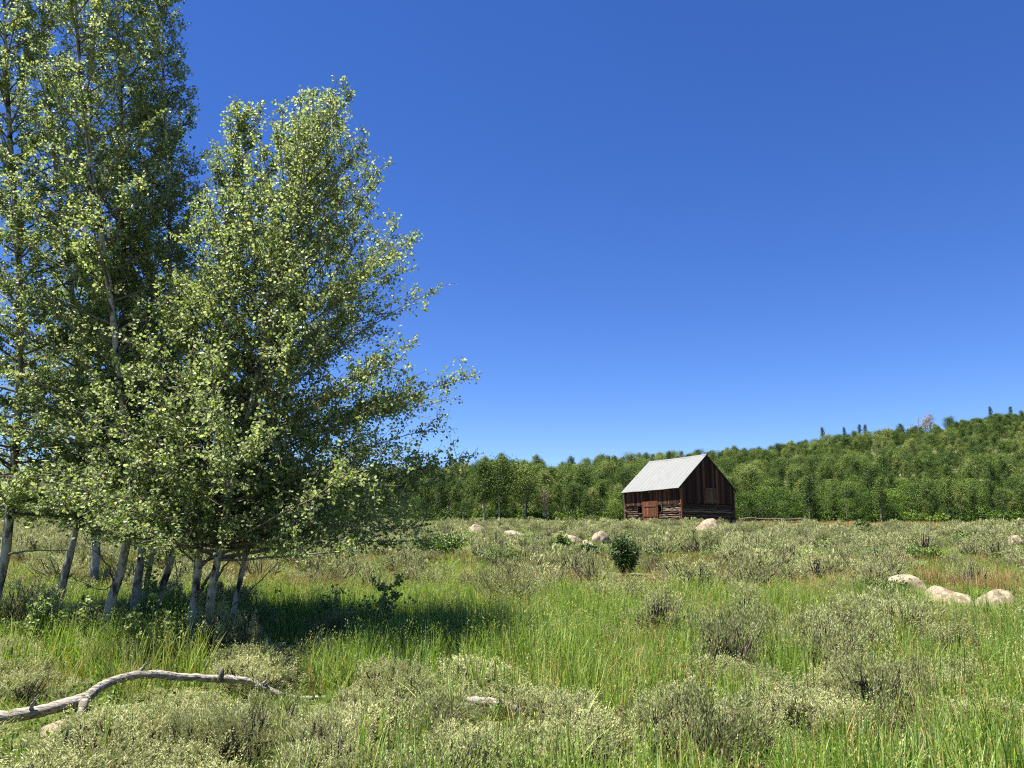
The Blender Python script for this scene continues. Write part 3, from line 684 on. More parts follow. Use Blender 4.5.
# ================================================================== SAGEBRUSH
def sage_proto(name, h, r, shoots, per, leaf, stalks=6):
    """woody base (one mesh) and leafy shoots (another)"""
    mb = MB(); SP = []; nl = 7
    la = np.arange(nl) * 2.4 + rng.normal(0, .4, nl); lr_ = r * np.sqrt((np.arange(nl) + .2) / nl) * .8; lh = h * rng.uniform(.6, 1.05, nl) * (1 - .35 * (lr_ / r) ** 2)
    for q in range(shoots):
        b_ = rng.integers(0, nl); u_ = rdir(1, .5)[0]; lobe = r * .40
        e = np.array([lr_[b_] * math.cos(la[b_]), lr_[b_] * math.sin(la[b_]), lh[b_] - lobe * .75]) + u_ * lobe * np.array([1, 1, .75]) * rng.uniform(.8, 1.05)
        e[2] = max(e[2], .12 * h); a = math.atan2(e[1], e[0]); rr = math.hypot(e[0], e[1]); l = rng.uniform(.18, .34) * h
        d = unit(np.array([math.cos(a) * rr / r * .55, math.sin(a) * rr / r * .55, 1.]) + rng.normal(0, .18, 3)); SP.append((e - d * l, e))
        if q % 2 == 0:
            P = catmull([np.array([rng.normal(0, .06 * r), rng.normal(0, .06 * r), -.04]), (e - d * l) * np.array([.7, .7, .6]) + rng.normal(0, .03, 3), e - d * l * .5], 6)
            mb.tubes(P[None], np.linspace(.017, .004, 6)[None] * rng.uniform(.6, 1.2), 5, cap=False)
    A = np.array([x[0] for x in SP]); B = np.array([x[1] for x in SP]); n = shoots * per
    k = np.repeat(np.arange(shoots), per); f = rng.random(n)[:, None] ** .7
    P = A[k] * (1 - f) + B[k] * f + rng.normal(0, .012, (n, 3)); ax = unit(B - A)[k]
    D = unit(ax * 1.1 + rdir(n) * .62); L = leaf * rng.uniform(.6, 1.3, n); V, Q = slivers(P, D, unit(unit(P - np.array([0, 0, .25 * h])) * 1.1 + rdir(n, .2) * .8), L, L * rng.uniform(.16, .28, n))
    shoot_v = rng.random(shoots)[k] * .5 + rng.random(n) * .5
    if stalks:
        for _ in range(stalks):
            i = rng.integers(0, shoots); b = B[i]; t = b + unit(ax[i * per] + rng.normal(0, .15, 3)) * h * rng.uniform(.15, .3)
            m_ = 26; ff = rng.random(m_)[:, None]; PP = b * (1 - ff) + t * ff + rng.normal(0, .008, (m_, 3))
            v2, q2 = slivers(PP, rdir(m_, .8), rdir(m_), np.full(m_, leaf * .6), np.full(m_, leaf * .2)); Q = np.concatenate([Q, q2 + len(V)]); V = np.concatenate([V, v2]); shoot_v = np.concatenate([shoot_v, rng.uniform(.7, 1, m_)])
    V[:, 2] = np.maximum(V[:, 2], .01)
    wood = mb.build(name + '_wood', M['sage_wood'], None, True, False)
    lv = build(name + '_leaf', V, Q, mats=M['sage_leaf'], link=False, var=shoot_v)
    return wood, lv
NEAR = [sage_proto('sage', .5, .42, 200, 40, .027, 16) for _ in range(4)]
MID = [sage_proto('sage', .5, .46, 100, 22, .034, 3) for _ in range(4)]
def merged(pair, name):                        # wood and leaf of a proto as one mesh, for the uncountable rest
    w, l = pair; me = bpy.data.meshes.new(name); Vs, Fs, mi, n = [], [], [], 0; var = []
    for k, o in enumerate((w, l)):
        V = np.empty(len(o.data.vertices) * 3, np.float32); o.data.vertices.foreach_get('co', V); F = np.empty(len(o.data.loops), np.int32); o.data.loops.foreach_get('vertex_index', F)
        Vs.append(V.reshape(-1, 3)); Fs.append(F.reshape(-1, 4) + n); mi.append(np.full(len(F) // 4, k)); n += len(V) // 3
        a = np.empty(len(o.data.polygons), np.float32); o.data.attributes['var'].data.foreach_get('value', a); var.append(a)
    return build(name, np.concatenate(Vs), np.concatenate(Fs), mats=[o.data.materials[0] for o in pair], link=False, var=np.concatenate(var), midx=np.concatenate(mi))
FAR = [merged(sage_proto('sage', .5, .44, 60, 12, .075, 0), 'far_sage') for _ in range(5)] + [merged(sage_proto('sage', .5, .40, 44, 5, .06, 0), 'twiggy_sage')]
MIDM = [merged(p, 'mid_sage') for p in MID]

def vnoise(x, y, s, seed=0):
    return np.array([mnoise.noise(Vector((a * s + seed * 17.3, b * s - seed * 5.1, seed))) for a, b in zip(x, y)])
def fan(n, y0, y1, half=.78):
    y = np.sqrt(rng.uniform(y0 * y0, y1 * y1, n)); x = rng.uniform(-half, half, n) * (y + 1); return x, y
log_px = np.array([q[0] for q in lp]); log_py = np.array([q[1] for q in lp])
KEEP = [(at(625, 577), 1.1)]
def clear(x, y):                               # not inside the barn, a boulder or the log
    c, s = math.cos(-YAW), math.sin(-YAW); lx = (x - 17.94) * c - (y - 83) * s; ly = (x - 17.94) * s + (y - 83) * c
    ok = ~((lx > -.5) & (lx < BW + .5) & (ly > -.5) & (ly < BL + .5))
    for p, w in BLD: ok &= np.hypot(x - p[0], np.where(y < p[1], (y - p[1]) * .3, y - p[1] - w * .25)) > w * .55
    for p, r in KEEP: ok &= np.hypot(x - p[0], np.where(y < p[1], (y - p[1]) * .45, y - p[1])) > r
    return ok
# candidates: x, y, height, radius scale
sx, sy, sh, sw = [], [], [], []
def add_sage(px, py, hpx, wpx):
    p = at(px, py); s = p[1] / FPX; sx.append(p[0]); sy.append(p[1]); sh.append(hpx * s * 1.12); sw.append(wpx * s * .5)
for a in [(700, 768, 84, 140), (655, 765, 60, 80), (755, 760, 55, 90), (880, 722, 66, 95), (838, 712, 45, 66), (910, 712, 48, 60), (885, 757, 60, 80), (845, 755, 40, 60),
          (610, 662, 32, 50), (640, 668, 22, 36), (790, 672, 38, 50), (628, 622, 24, 22), (760, 700, 34, 60), (985, 690, 26, 60), (1000, 745, 40, 60), (330, 765, 60, 90),
          (405, 700, 40, 70), (440, 745, 55, 90), (510, 760, 60, 110), (570, 740, 44, 80), (240, 768, 60, 90), (150, 760, 44, 90), (195, 768, 52, 80), (60, 768, 30, 70), (105, 765, 36, 70), (15, 770, 26, 70),
          (285, 745, 40, 80), (360, 735, 38, 70), (540, 600, 18, 50), (470, 590, 16, 44), (560, 632, 16, 60), (840, 640, 26, 60), (900, 640, 24, 50), (735, 640, 20, 60), (700, 620, 16, 50), (830, 602, 16, 60), (780, 600, 14, 56),
          (25, 690, 30, 70), (75, 670, 26, 60), (120, 668, 24, 60), (5, 668, 28, 60), (262, 668, 30, 60), (245, 645, 36, 40)]: add_sage(*a)
nm = len(sx)
x, y = fan(5200, 4.6, 84); d = rng.random(len(x))
n1 = vnoise(x, y, .16, 1); n2 = vnoise(x, y, .45, 2)
PX, PY = proj(x, y, ground(x, y))
dens = np.interp(y, [0, 9, 11, 15, 20, 27, 36, 50, 84], [.0, .0, .40, .52, .62, .62, .64, .70, .75]) + .95 * n1 + .55 * n2
dens = np.where((PX > 600) & (y > 8) & (y < 30), dens + np.where(y < 16, .42, .30), dens)
dens = np.where((PX > 742) & (y > 72), dens - 2, dens); dens = np.where((PX > 330) & (PX < 720) & (PY > 618) & (PY < 715), dens - .25, dens); dens = np.where((PX < 330) & (PY < 640), dens + .1, dens)
keep = (d < dens) & clear(x, y); x, y = x[keep], y[keep]
h = (.24 + .85 * rng.random(len(x)) ** 1.9) * np.interp(y, [0, 15, 40], [.85, 1., 1.0]); w = h * rng.uniform(.7, 1.1, len(x)) * .9
# close foreground: dense low carpet on the left and middle, thinner right
x2, y2 = fan(1500, 4.4, 10.2); P2x, P2y = proj(x2, y2, ground(x2, y2)); q = vnoise(x2, y2, .7, 3)
want = np.where(P2x < 600, .22, .075) + .16 * q; want = np.where((P2x > 330) & (P2x < 640) & (P2y < 735), want - .14, want); want = np.where((y2 > 8.6), want - .12, want)
k2 = rng.random(len(x2)) < want; x2, y2, P2x = x2[k2], y2[k2], P2x[k2]; h2 = rng.uniform(.22, .46, len(x2))
lim_py = np.where((P2x > -60) & (P2x < 345), np.interp(P2x, log_px, log_py) + 7, 660.)      # keep the log in view
for i in range(len(x2)):
    for _ in range(14):
        if y2[i] < 7.9 and proj(x2[i], y2[i], ground(x2[i], y2[i]) + h2[i] * 1.15)[1] < lim_py[i]: h2[i] *= .88
tail = np.array([(x2 - p[0]) ** 2 + np.where(y2 < p[1], (y2 - p[1]) * .55, y2 - p[1]) ** 2 < .22 ** 2 for p in LP3[8:]]).any(0)
ok2 = (h2 > .1) & ~tail; x2, y2, h2 = x2[ok2], y2[ok2], h2[ok2]
X = np.concatenate([np.array(sx), x, x2]); Y = np.concatenate([np.array(sy), y, y2]); H = np.concatenate([np.array(sh), h, h2]); WD = np.concatenate([np.array(sw), w, h2 * rng.uniform(1., 1.5, len(h2))])
Z = ground(X, Y)
def low_before(x, y, z, h, slack=3.):          # plants standing before a boulder or the dark bush stay low, as in the photograph
    px = proj(x, y, z)[0]
    for tx, hw, ty, tY in SIGHT:
        m_ = (np.abs(px - tx) < hw + 5) & (y < tY) & (y > tY - 14)
        mx = EYE + y * math.tan(math.atan((ty + slack - 384) / FPX) * -1 + PITCH) - z
        h = np.where(m_, np.minimum(h, np.maximum(mx, .10)), h)
    return h
SIGHT = [(px, w * .5, py - h * .30, p[1] - w * p[1] / FPX * .4) for (px, py, w, h), (p, _) in zip(BPX, BLD)] + [(500, 34, 717, 6.95), (625, 22, 571, KEEP[0][0][1] - .5)]
H0 = H.copy(); H = low_before(X, Y, Z, H); WD = WD * np.clip(H / H0, .55, 1)

def visible_px(X, Y, Z, H, Wd, wfac=1.):       # rough count of picture cells each item shows, nearest first
    idb = -np.ones((768, 1024), np.int32); order = np.argsort(Y); cnt = np.zeros(len(X), int)
    for i in order:
        a = proj(X[i], Y[i], Z[i] + H[i]); b = proj(X[i], Y[i], Z[i]); hw = FPX * Wd[i] * wfac / Y[i]
        x0, x1, y0, y1 = int(max(0, a[0] - hw)), int(min(1023, a[0] + hw)) + 1, int(max(0, a[1])), int(min(767, b[1])) + 1
        if x1 <= x0 or y1 <= y0 or a[0] + hw < 0 or a[0] - hw > 1023 or a[1] > 767: continue
        sub = idb[y0:y1, x0:x1]; free = sub < 0; cnt[i] = free.sum(); sub[free] = i
    return cnt
vis = visible_px(X, Y, Z, H, WD); order = np.argsort(-vis); own = order[:300]; rest = np.array([i for i in order[300:]])

ORD = ['first', 'second', 'third', 'fourth', 'fifth', 'sixth', 'seventh', 'eighth']
def sage_zone(i):
    px, py = proj(X[i], Y[i], Z[i])
    if py > 690:
        if px < 110: return 'before the thick end of the fallen log'
        if px < 240: return 'before the arch of the fallen log'
        if px < 350: return 'before the thin end of the fallen log'
        if px < 460: return 'between the long log and the short log'
        if px < 560: return 'before the short grey log'
        if px < 640: return 'just right of the short grey log'
        if px < 770: return 'in the foreground below the barn'
        if px < 880: return 'in foreground grass below and left of right boulders'
        return 'in foreground grass below the right boulders'
    if py > 600:
        if px < 140: return 'below the left aspens'
        if px < 330: return 'below the right aspens'
        if px < 480: return 'beside the aspen shadow'
        if px < 680: return 'in the green grass below the dark bush'
        if px < 860: return 'in green grass below right of the barn'
        return 'just below the right boulders'
    if py > 560:
        if px < 400: return 'in the grass behind the aspens'
        if px < 600: return 'in the grass left of the dark bush'
        if px < 760: return 'on the slope around the dark bush'
        if px < 880: return 'on the slope left of the cream boulder'
        return 'on the slope among the right boulders'
    if px < 480: return 'high on the slope by the aspen crowns'
    if px < 620: return 'high on the slope by the upright cream boulder'
    if px < 740: return 'high on the slope under the barn'
    if px < 880: return 'high on the slope under the right rail fence'
    return 'high on the slope at the right edge'
hm = np.median(H[own]); cells = {}
for i in own:
    r = WD[i] / H[i]; look = ('tall' if H[i] > hm * 1.25 else 'low' if H[i] < hm * .8 else 'mid sized') + (' spreading' if r > 1.15 else ' upright' if r < .8 else '')
    cells.setdefault((look, sage_zone(i)), []).append(i)
slabel = {}
for (look, zone), L in cells.items():
    L.sort(key=lambda i: X[i] / Y[i])
    for k, i in enumerate(L):
        base = look + ' sagebrush ' + zone
        slabel[i] = base if len(L) == 1 or len(L) > 8 else base + (', leftmost' if k == 0 else ', rightmost' if k == len(L) - 1 else ', ' + ORD[k] + ' from left')
for i in own:
    w, l = (NEAR if Y[i] < 16 else MID)[rng.integers(0, 4)]
    root = thing('sagebrush', (X[i], Y[i], Z[i]), slabel[i], 'shrub', 'sagebrush bushes in the meadow', rng.uniform(0, 6.283))
    root.scale = (WD[i] / .42, WD[i] / .42, H[i] / .5)
    for o, nm_ in ((w, 'stems'), (l, 'foliage')):
        c = o.copy(); c.name = nm_; COL.objects.link(c); c.parent = root
far = rest[Y[rest] > 22]; mid = rest[Y[rest] <= 22]
scatter('far_sagebrush', FAR, np.stack([X[far], Y[far], Z[far]], 1), H[far] / .5, 'pale grey green sagebrush covering the upper slope', .05)
if len(mid): scatter('sagebrush_undergrowth', MIDM, np.stack([X[mid], Y[mid], Z[mid]], 1), H[mid] / .5, 'small sagebrush scattered through the near meadow', .05)

# ================================================================== GRASS
def tuft(name, nb, h0, h1, rad, wd, mat, bend=.35, heads=0):
    b = np.zeros((nb, 3)); b[:, :2] = rng.normal(0, rad * .5, (nb, 2)); az = rng.uniform(0, 6.283, nb); out = np.stack([np.cos(az), np.sin(az), 0 * az], 1)
    h = rng.uniform(h0, h1, nb)[:, None]; ben = np.abs(rng.normal(0, bend, nb))[:, None]; side = np.stack([-np.sin(az), np.cos(az), 0 * az], 1); w = wd * rng.uniform(.6, 1.2, nb)[:, None]
    lv = []
    for s, ww in ((0, .8), (.4, 1.), (.75, .7), (1, .1)):
        c = b + out * ben * h * s * s + np.array([0, 0, 1]) * h * (s - .25 * ben * s * s); lv.append(c - side * w * ww * .5); lv.append(c + side * w * ww * .5)
    V = np.stack(lv, 1).reshape(-1, 3); i = np.arange(nb)[:, None] * 8
    Q = np.concatenate([i + np.array([[k, k + 1, k + 3, k + 2]]) for k in (0, 2, 4)], 1).reshape(-1, 4); var = np.repeat(rng.random(nb), 3)
    if heads:
        k = rng.integers(0, nb, heads * 10); t = V.reshape(nb, 8, 3)[k, 6]; P = t + rng.normal(0, .012, (len(k), 3)) * np.array([.5, .5, 2.2])
        v2, q2 = slivers(P, rdir(len(k), 1.5), rdir(len(k)), np.full(len(k), .02), np.full(len(k), .007)); Q = np.concatenate([Q, q2 + len(V)]); V = np.concatenate([V, v2]); var = np.concatenate([var, np.ones(len(q2))])
    return build(name, V, Q, mats=mat, link=False, var=var)
near_t = [tuft('grass_tuft', 16, .25, .56, .10, .0085, M['grass'], .24) for _ in range(4)] + [tuft('grass_tuft', 18, .22, .5, .14, .008, M['grass'], .75) for _ in range(3)] + [tuft('grass_tuft', 14, .3, .62, .12, .006, M['grass'], .2, 7) for _ in range(2)]
mid_t = [tuft('grass_tuft', 26, .20, .44, .26, .014, M['grass'], .3) for _ in range(3)] + [tuft('grass_tuft', 26, .18, .40, .26, .013, M['grass'], .8) for _ in range(2)] + [tuft('grass_tuft', 22, .2, .48, .26, .010, M['grass'], .3, 8)]
far_t = [tuft('grass_tuft', 30, .18, .42, .5, .035, M['grass'], .3) for _ in range(4)]
dry_t = [tuft('dry_tuft', 12, .25, .55, .14, .007, M['dry_grass'], .3, 3) for _ in range(3)]
dryf_t = [tuft('dry_tuft', 26, .25, .55, .45, .026, M['dry_grass'], .3) for _ in range(3)]
red_t = [tuft('red_tuft', 26, .3, .6, .4, .018, M['red_grass'], .25, 8) for _ in range(3)]
def herb(name, n, r, h, leaf):
    P = np.stack([rng.normal(0, r * .5, n), rng.normal(0, r * .5, n), rng.uniform(.03, h, n)], 1); L = leaf * rng.uniform(.6, 1.3, n); V, Q = leaves(P, rdir(n, .2), rdir(n, .8), L, L * .55)
    return build(name, V, Q, mats=M['forb'], link=False, var=np.repeat(rng.random(n), 2))
herb_t = [herb('herb', 60, .2, .22, .04) for _ in range(4)]; herbf_t = [herb('herb', 90, .5, .25, .09) for _ in range(3)]
CELL = .1; occ = np.zeros((700, 320), bool)       # ground the nearer bushes and boulders stand on
for i in np.where(Y < 31)[0]:
    r = WD[i] * .95; a0, a1, b0, b1 = [int(v / CELL) for v in (X[i] - r + 35, X[i] + r + 35, Y[i] - r, Y[i] + r)]
    if a0 < 0 or b0 < 0 or a1 > 699 or b1 > 319: continue
    gx, gy = np.meshgrid(np.arange(a0, a1 + 1), np.arange(b0, b1 + 1), indexing='ij'); occ[a0:a1 + 1, b0:b1 + 1] |= np.hypot(gx * CELL - 35 - X[i], gy * CELL - Y[i]) < r
for p, w in BLD:
    if p[1] < 31:
        a0, a1, b0, b1 = [int(v / CELL) for v in (p[0] - w * .6 + 35, p[0] + w * .6 + 35, p[1] - 2.0, p[1] + w * .4)]; occ[max(0, a0):a1 + 1, b0:b1 + 1] = True
def free(x, y):
    i = np.clip(((x + 35) / CELL).astype(int), 0, 699); j = np.clip((y / CELL).astype(int), 0, 319); return ~((y < 31.5) & occ[i, j]) | (rng.random(len(x)) < .10)
def place(n, y0, y1, fn, low=False):
    x, y = fan(n, y0, y1); px, py = proj(x, y, ground(x, y)); d = fn(x, y, px, py); k = (rng.random(n) < d) & clear(x, y) & (low | free(x, y)); x, y = x[k], y[k]; return np.stack([x, y, ground(x, y) - .01], 1), k
def hfac(P):                                   # shorter blades right before the log so that it stays in view
    px, py = proj(P[:, 0], P[:, 1], P[:, 2]); lim = np.interp(px, log_px, log_py); s = np.ones(len(P))
    near = (px > -60) & (px < 340) & (P[:, 1] < 7.9)
    top = EYE - P[:, 1] * np.tan(np.arctan((lim + 6 - 384) / FPX) - PITCH); mx = np.clip((top - P[:, 2]) / .5, .2, 1); return np.where(near, np.maximum(mx, .28), s)
def bfac(P): return np.clip(low_before(P[:, 0], P[:, 1], P[:, 2], np.full(len(P), .5), 1.) / .5, .12, 1)
def f_near(x, y, px, py):
    g_ = .72 + .7 * vnoise(x, y, .5, 5); return np.where((py > 700) & (px < 560), g_ - .35, np.where(px > 640, g_ - .18, g_))
P, _ = place(32000, 4.2, 17, f_near); scatter('meadow_grass', near_t, P, rng.uniform(.55, 1.25, len(P)) * hfac(P) * bfac(P) * (1 + .35 * vnoise(P[:, 0], P[:, 1], .6, 22)), 'tall bright green grass of the near meadow', .1)
P, _ = place(22000, 16, 36, lambda x, y, px, py: .62 + .95 * vnoise(x, y, .28, 6)); scatter('slope_grass', mid_t, P, rng.uniform(.5, 1.0, len(P)) * bfac(P) * np.interp(P[:, 1], [16, 36], [.95, .7]) * (1 + .45 * vnoise(P[:, 0], P[:, 1], .35, 21)), 'green grass on the middle of the slope', .1)
P, _ = place(16000, 34, 100, lambda x, y, px, py: np.where(y < 82, .35 + .7 * vnoise(x, y, .1, 7), .75)); scatter('crest_grass', far_t, P, rng.uniform(.6, 1.1, len(P)) * .8, 'short grass between the sagebrush of the crest', .1)
P, _ = place(9000, 4.2, 22, lambda x, y, px, py: .28 + .6 * vnoise(x, y, .35, 8) + np.where(px > 560, .28, 0)); scatter('dry_grass', dry_t, P, rng.uniform(.6, 1.1, len(P)) * hfac(P), 'straw coloured dry grass stems among the green', .12)
P, _ = place(15000, 20, 104, lambda x, y, px, py: .6 * np.where(y > 72, np.where(px > 738, 1.7, .2), .12 + .5 * vnoise(x, y, .12, 9))); scatter('straw_grass', dryf_t, P, rng.uniform(.5, 1., len(P)) * np.where(P[:, 1] > 72, 1.3, .8), 'tan dry grass along the crest and the forest edge', .12)
P, _ = place(7000, 14, 34, lambda x, y, px, py: np.where((py > 562) & (py < 606), .34 + .8 * vnoise(x, y, .2, 10), -1)); scatter('seeding_grass', red_t, P, rng.uniform(.7, 1.1, len(P)) * .8 * bfac(P), 'reddish brown seeding grass in a band across the slope', .1)
P, _ = place(7000, 4.2, 22, lambda x, y, px, py: .30 + .6 * vnoise(x, y, .4, 11), True); scatter('herb_cover', herb_t, P, rng.uniform(.6, 1.2, len(P)), 'low leafy herbs beneath the grass', .1)
P, _ = place(11000, 4.2, 13, lambda x, y, px, py: .95 + 0 * x, True); scatter('matted_grass', near_t[4:7], P, rng.uniform(.3, .5, len(P)), 'short bent grass matting the ground between the near bushes', .25)
P, _ = place(24000, 12, 34, lambda x, y, px, py: .95 + 0 * x, True); scatter('matted_slope_grass', mid_t[3:5], P, rng.uniform(.35, .6, len(P)), 'short bent grass matting the ground on the slope', .25)
P, _ = place(6000, 22, 90, lambda x, y, px, py: .15 + .7 * vnoise(x, y, .09, 12)); scatter('green_ground_cover', herbf_t, P, rng.uniform(.7, 1.3, len(P)), 'bright green low growth in patches on the slope', .1)

# ================================================================== FOREST
def forest_tree(name, H, Rr, kind, n, leaf):
    mb = MB(); h0 = {'aspen': .36, 'oak': .03, 'dead': .3, 'conifer': .04, 'pale': .35}[kind]
    T = catmull([np.array([0, 0, -.4]), np.array([rng.normal(0, .1), rng.normal(0, .1), H * .5]), np.array([rng.normal(0, .25), rng.normal(0, .25), H * .96])], 9)
    mb.tubes(T[None], np.linspace(.15 if kind != 'conifer' else .17, .02, 9)[None] * (H / 8), 6, cap=False)
    cen, rad = [], []
    nb = {'aspen': 26, 'oak': 22, 'dead': 26, 'conifer': 40, 'pale': 26}[kind]
    for q in range(nb):
        t = h0 + (1 - h0) * (q + rng.random()) / nb; a = q * 2.4 + rng.normal(0, .4)
        if kind == 'conifer': R_ = Rr * (1.02 - t) * rng.uniform(.8, 1.1)
        else: R_ = Rr * math.sqrt(max(.03, 1 - ((t - .5 * (1 + h0) + .08) / (.56 * (1 - h0))) ** 2)) * rng.uniform(.35, 1.05)
        p0 = np.array([np.interp(t * .93, np.linspace(0, 1, 9), T[:, k]) for k in range(3)]); e = p0 + np.array([R_ * math.cos(a), R_ * math.sin(a), R_ * (.45 if kind != 'conifer' else -.2)])
        P = p0 + (e - p0) * np.linspace(0, 1, 4)[:, None]; mb.tubes(P[None], np.linspace(.045, .01, 4)[None] * (H / 8), 3, cap=False); cen.append(e); rad.append((.13 if kind != 'conifer' else .10) * Rr * rng.uniform(.8, 1.3) + .12)
        if kind != 'oak': cen.append(p0 * .45 + e * .55); rad.append(.15 * Rr + .12)
    wood = mb.build(name + '_trunk', M['bark'] if kind != 'conifer' else M['dead_twig'], None, True, False)
    if kind == 'dead': n = max(60, n // 8)
    cen = np.array(cen); rad = np.array(rad); k = rng.integers(0, len(cen), n)
    P = cen[k] + rng.normal(0, 1, (n, 3)) * rad[k][:, None] * np.array([1, 1, .85]); P[:, 2] = np.clip(P[:, 2], .1, H * 1.02)
    ax = np.stack([np.zeros(n), np.zeros(n), P[:, 2] * .85], 1)
    L = leaf * rng.uniform(.6, 1.3, n); NN = unit(unit(P - cen[k]) * .8 + unit(P - ax) * .6 + rdir(n) * .55 + np.array([0, 0, .25])); V, Q = leaves(P, rdir(n, -.1), NN, L, L * .75, .1)
    mat = {'aspen': M['wood_leaf'], 'oak': M['oak_leaf'], 'dead': M['pale_leaf'], 'conifer': M['conifer'], 'pale': M['pale_leaf']}[kind]
    cv = rng.random(len(cen))
    crown = build(name + '_crown', V, Q, mats=mat, link=False, var=np.repeat(cv[k] * .5 + rng.random(n) * .5, 2))
    return wood, crown
KINDS = [('aspen', [forest_tree('aspen', 8.5, 1.55, 'aspen', 4200, .14) for _ in range(4)]), ('broad', [forest_tree('aspen', 8, 2.7, 'aspen', 6500, .145) for _ in range(3)]),
         ('oak', [forest_tree('oak', 5, 2.4, 'oak', 4800, .14) for _ in range(3)]), ('conifer', [forest_tree('conifer', 10, 1.15, 'conifer', 1500, .22) for _ in range(2)]), ('pale', [forest_tree('pale', 8, 1.9, 'pale', 700, .22) for _ in range(2)]), ('dead', [forest_tree('bare', 8, 1.4, 'dead', 400, .2) for _ in range(2)])]
KD = dict(KINDS); HH = {'aspen': 8.5, 'broad': 8, 'oak': 5, 'conifer': 10, 'pale': 8, 'dead': 8}; RR = {'aspen': 1.4, 'broad': 2.4, 'oak': 2.4, 'conifer': 1.2, 'pale': 1.6, 'dead': 1.2}
fx, fy, fk, fs = [], [], [], []
step = 3.4; yy = 96.0
while yy < 385:
    st_ = step * (1 + (yy - 96) / 500); u0, u1 = -.86, .78
    for xx in np.arange(u0 * yy, u1 * yy, st_):
        a, b = xx + rng.uniform(-.45, .45) * st_, yy + rng.uniform(-.45, .45) * st_; u = a / b
        yr = float(ridge(u)[0])
        if b > yr + 14: continue
        if b < 96 + 5 * math.sin(a * .13) * .5 + (0 if u < .1 else 1.5): continue
        c, s = math.cos(-YAW), math.sin(-YAW); lx = (a - 17.94) * c - (b - 83) * s; ly = (a - 17.94) * s + (b - 83) * c
        if -4 < lx < BW + 4 and -4 < ly < BL + 5: continue
        if u < -.32 and rng.random() < .35: continue
        q = mnoise.noise(Vector((a * .022, b * .022, 3))) + .5 * mnoise.noise(Vector((a * .07, b * .07, 8)))
        front = b < 103
        r_ = rng.random()
        k = 'oak' if (q > .24 or (front and r_ < .2)) else ('broad' if q < -.15 else 'aspen')
        if rng.random() < .12: k = ('aspen', 'oak', 'broad')[rng.integers(0, 3)]
        if rng.random() < .016 and yy > 125: k = 'dead'
        fx.append(a); fy.append(b); fk.append(k); fs.append((.40 + .62 * rng.beta(2.0, 2.6)) * (.92 if front else 1))
    yy += st_ * .9
SPECIAL = {}
def special(px, Y, k, s, lab):
    d = ray(px, 470); fx.append(d[0] / d[1] * Y); fy.append(Y); fk.append(k); fs.append(s); SPECIAL[len(fx) - 1] = lab
special(500, 95, 'broad', 1.05, 'large dark aspen rising above the others at the left end of the woods')
special(525, 95.5, 'broad', .95, 'broad dark aspen right beside the tallest one at the left end of the woods')
special(545, 96, 'pale', .55, 'half bare pale aspen at the meadow edge left of the barn')
special(484, 94.5, 'aspen', .95, 'pale trunked aspen standing left of the tallest dark one')
for px, s, lab in ((826, .72, 'lone dark conifer spire on the ridge above the fence'), (863, .55, 'short conifer spire on the ridge midway up'), (869, .5, 'shorter of two close conifer spires midway up the ridge'),
                   (848, .45, 'tiny conifer spire right of the lone one on the ridge'), (998, .85, 'dark conifer spire near the top of the hill at right'), (1018, .6, 'conifer spire at the right edge on the hilltop')):
    u = (px - 512) / FPX; special(px, float(ridge(u)[0]) + 6, 'conifer', s * .4 + 1.0, lab)
u = (933 - 512) / FPX
special(935, float(ridge(u)[0]) + 2, 'pale', 1.6, 'pale tan tree standing above the ridge on the right hillside'); special(930, float(ridge(u)[0]) + 3, 'pale', 1.4, 'thin pale tree close left of the tan one on the ridge')
special(923, float(ridge(u)[0]) + 2, 'dead', 1.6, 'bare dead tree on the ridge left of the pale tan one'); special(914, float(ridge(u)[0]) + 2, 'dead', 1.35, 'shorter bare snag on the ridge left of the bare dead tree'); special(955, float(ridge(.57)[0]) + 2, 'broad', 1.3, 'round dark crown on the ridge right of the pale tan tree')
FX, FY, FS = np.array(fx), np.array(fy), np.array(fs); FZ = ground(FX, FY); FH = np.array([HH[k] for k in fk]) * FS; FR = np.array([RR[k] for k in fk]) * FS
vis = visible_px(FX, FY, FZ, FH, FR, .8); pxs = proj(FX, FY, FZ)[0]; vis = np.where(pxs < 395, vis * .08, vis)
for i in SPECIAL: vis[i] += 100000
order = np.argsort(-vis); own = order[:292]; rest = order[292:]
LOOK = {'aspen': 'slim grey aspen', 'broad': 'broad dark aspen', 'oak': 'green scrub oak', 'conifer': 'dark conifer', 'pale': 'pale half bare aspen', 'dead': 'bare dead tree'}
NAME = {'aspen': 'aspen_tree', 'broad': 'aspen_tree', 'oak': 'scrub_oak', 'conifer': 'conifer_tree', 'pale': 'aspen_tree', 'dead': 'dead_tree'}
def wood_zone(i):
    px = pxs[i]; row = 'at the meadow edge' if FY[i] < 104 else 'behind the meadow edge' if FY[i] < 125 else 'low uphill' if FY[i] < 165 else 'halfway uphill' if FY[i] < 230 else 'high uphill'
    if px < 395: z = 'behind the near aspens'
    elif px < 470: z = 'beside the near aspen crowns'
    elif px < 560: z = 'by the tallest dark aspens'
    elif px < 622: z = 'left of the barn'
    elif px < 740: z = 'behind the barn'
    elif px < 805: z = 'above the right rail fence'
    elif px < 870: z = 'under the ridge conifer spires'
    elif px < 945: z = 'under the pale tan tree'
    else: z = 'at the right edge'
    return row + ' ' + z
cells = {}
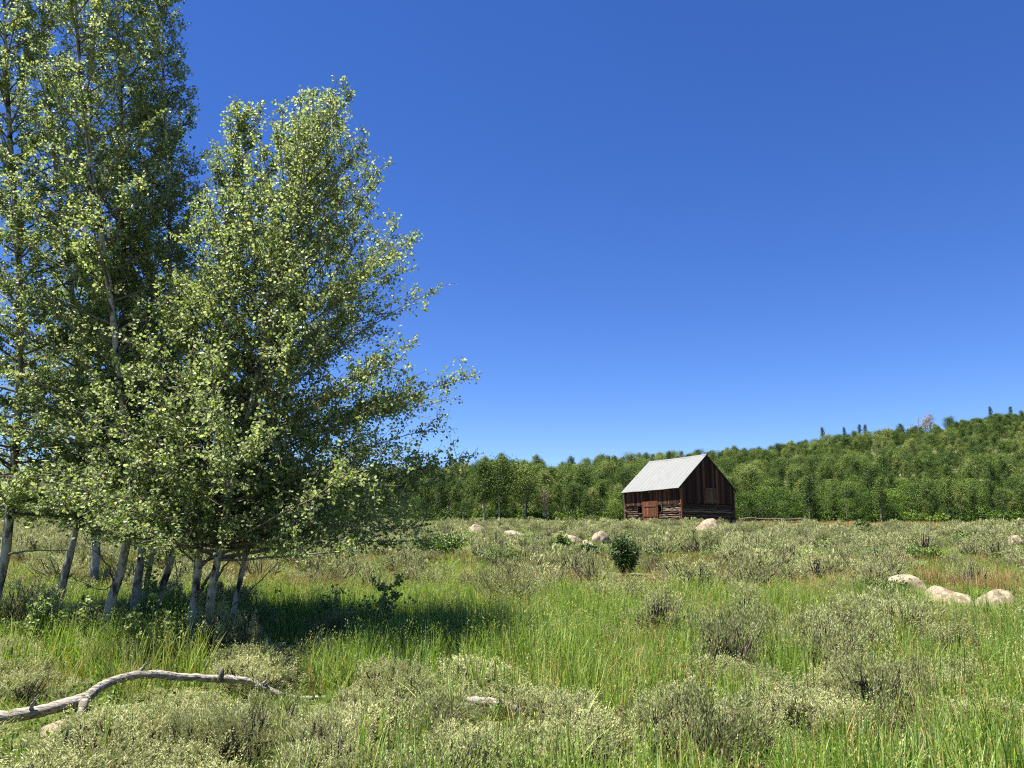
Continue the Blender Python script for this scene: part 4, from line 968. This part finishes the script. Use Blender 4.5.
for i in own:
    if i in SPECIAL: continue
    big = 'tall ' if FS[i] > 1.0 else 'small ' if FS[i] < .8 else ''; cells.setdefault((big + LOOK[fk[i]], wood_zone(i)), []).append(i)
flabel = dict(SPECIAL)
for (look, zone), L in cells.items():
    L.sort(key=lambda i: pxs[i])
    for k, i in enumerate(L):
        base = look + ' ' + zone; flabel[i] = base if len(L) == 1 or len(L) > 8 else base + (', leftmost' if k == 0 else ', rightmost' if k == len(L) - 1 else ', ' + ORD[k] + ' from left')
for i in own:
    pr = KD[fk[i]]; w, l = pr[rng.integers(0, len(pr))]
    root = thing(NAME[fk[i]], (FX[i], FY[i], FZ[i]), flabel[i], 'tree', 'trees of the wood behind the meadow', rng.uniform(0, 6.283)); s = FS[i]; root.scale = (s * rng.uniform(.9, 1.1), s * rng.uniform(.9, 1.1), s)
    for o, nm_ in ((w, 'trunk'), (l, 'crown')):
        c = o.copy(); c.name = nm_; COL.objects.link(c); c.parent = root
ml, off = [], {}
for k, pr in KINDS:
    off[k] = (len(ml), len(pr)); ml += [merged_t for merged_t in [merged(p, 'wood_tree') for p in pr]]
idx = np.array([off[fk[i]][0] + rng.integers(0, off[fk[i]][1]) for i in rest])
scatter('far_woods', ml[::1], np.stack([FX[rest], FY[rest], FZ[rest]], 1), FS[rest], 'green aspen and oak woods covering the hillside behind the barn', .03, idx)
# understory along the foot of the wood
us_t = [build('understory', *(lambda r: (r[1], r[2]))(shrub_obj('u', 1.6, 1.5, 420, .2, None, None)), mats=M['oak_leaf'], link=False) for _ in range(3)]
for o in us_t:
    a = o.data.attributes.new('var', 'FLOAT', 'FACE'); a.data.foreach_set('value', np.repeat(rng.random(len(o.data.polygons) // 2), 2).astype(np.float32))
x, y = fan(1100, 94, 118); k = (y > 95 + np.where(x / y > .1, 2, 0)) & clear(x, y) & ((x / y < .16) | (x / y > .30) | (y > 101)); x, y = x[k], y[k]
scatter('forest_undergrowth', us_t, np.stack([x, y, ground(x, y)], 1), rng.uniform(.7, 1.4, len(x)), 'dense green undergrowth along the foot of the woods', .05)
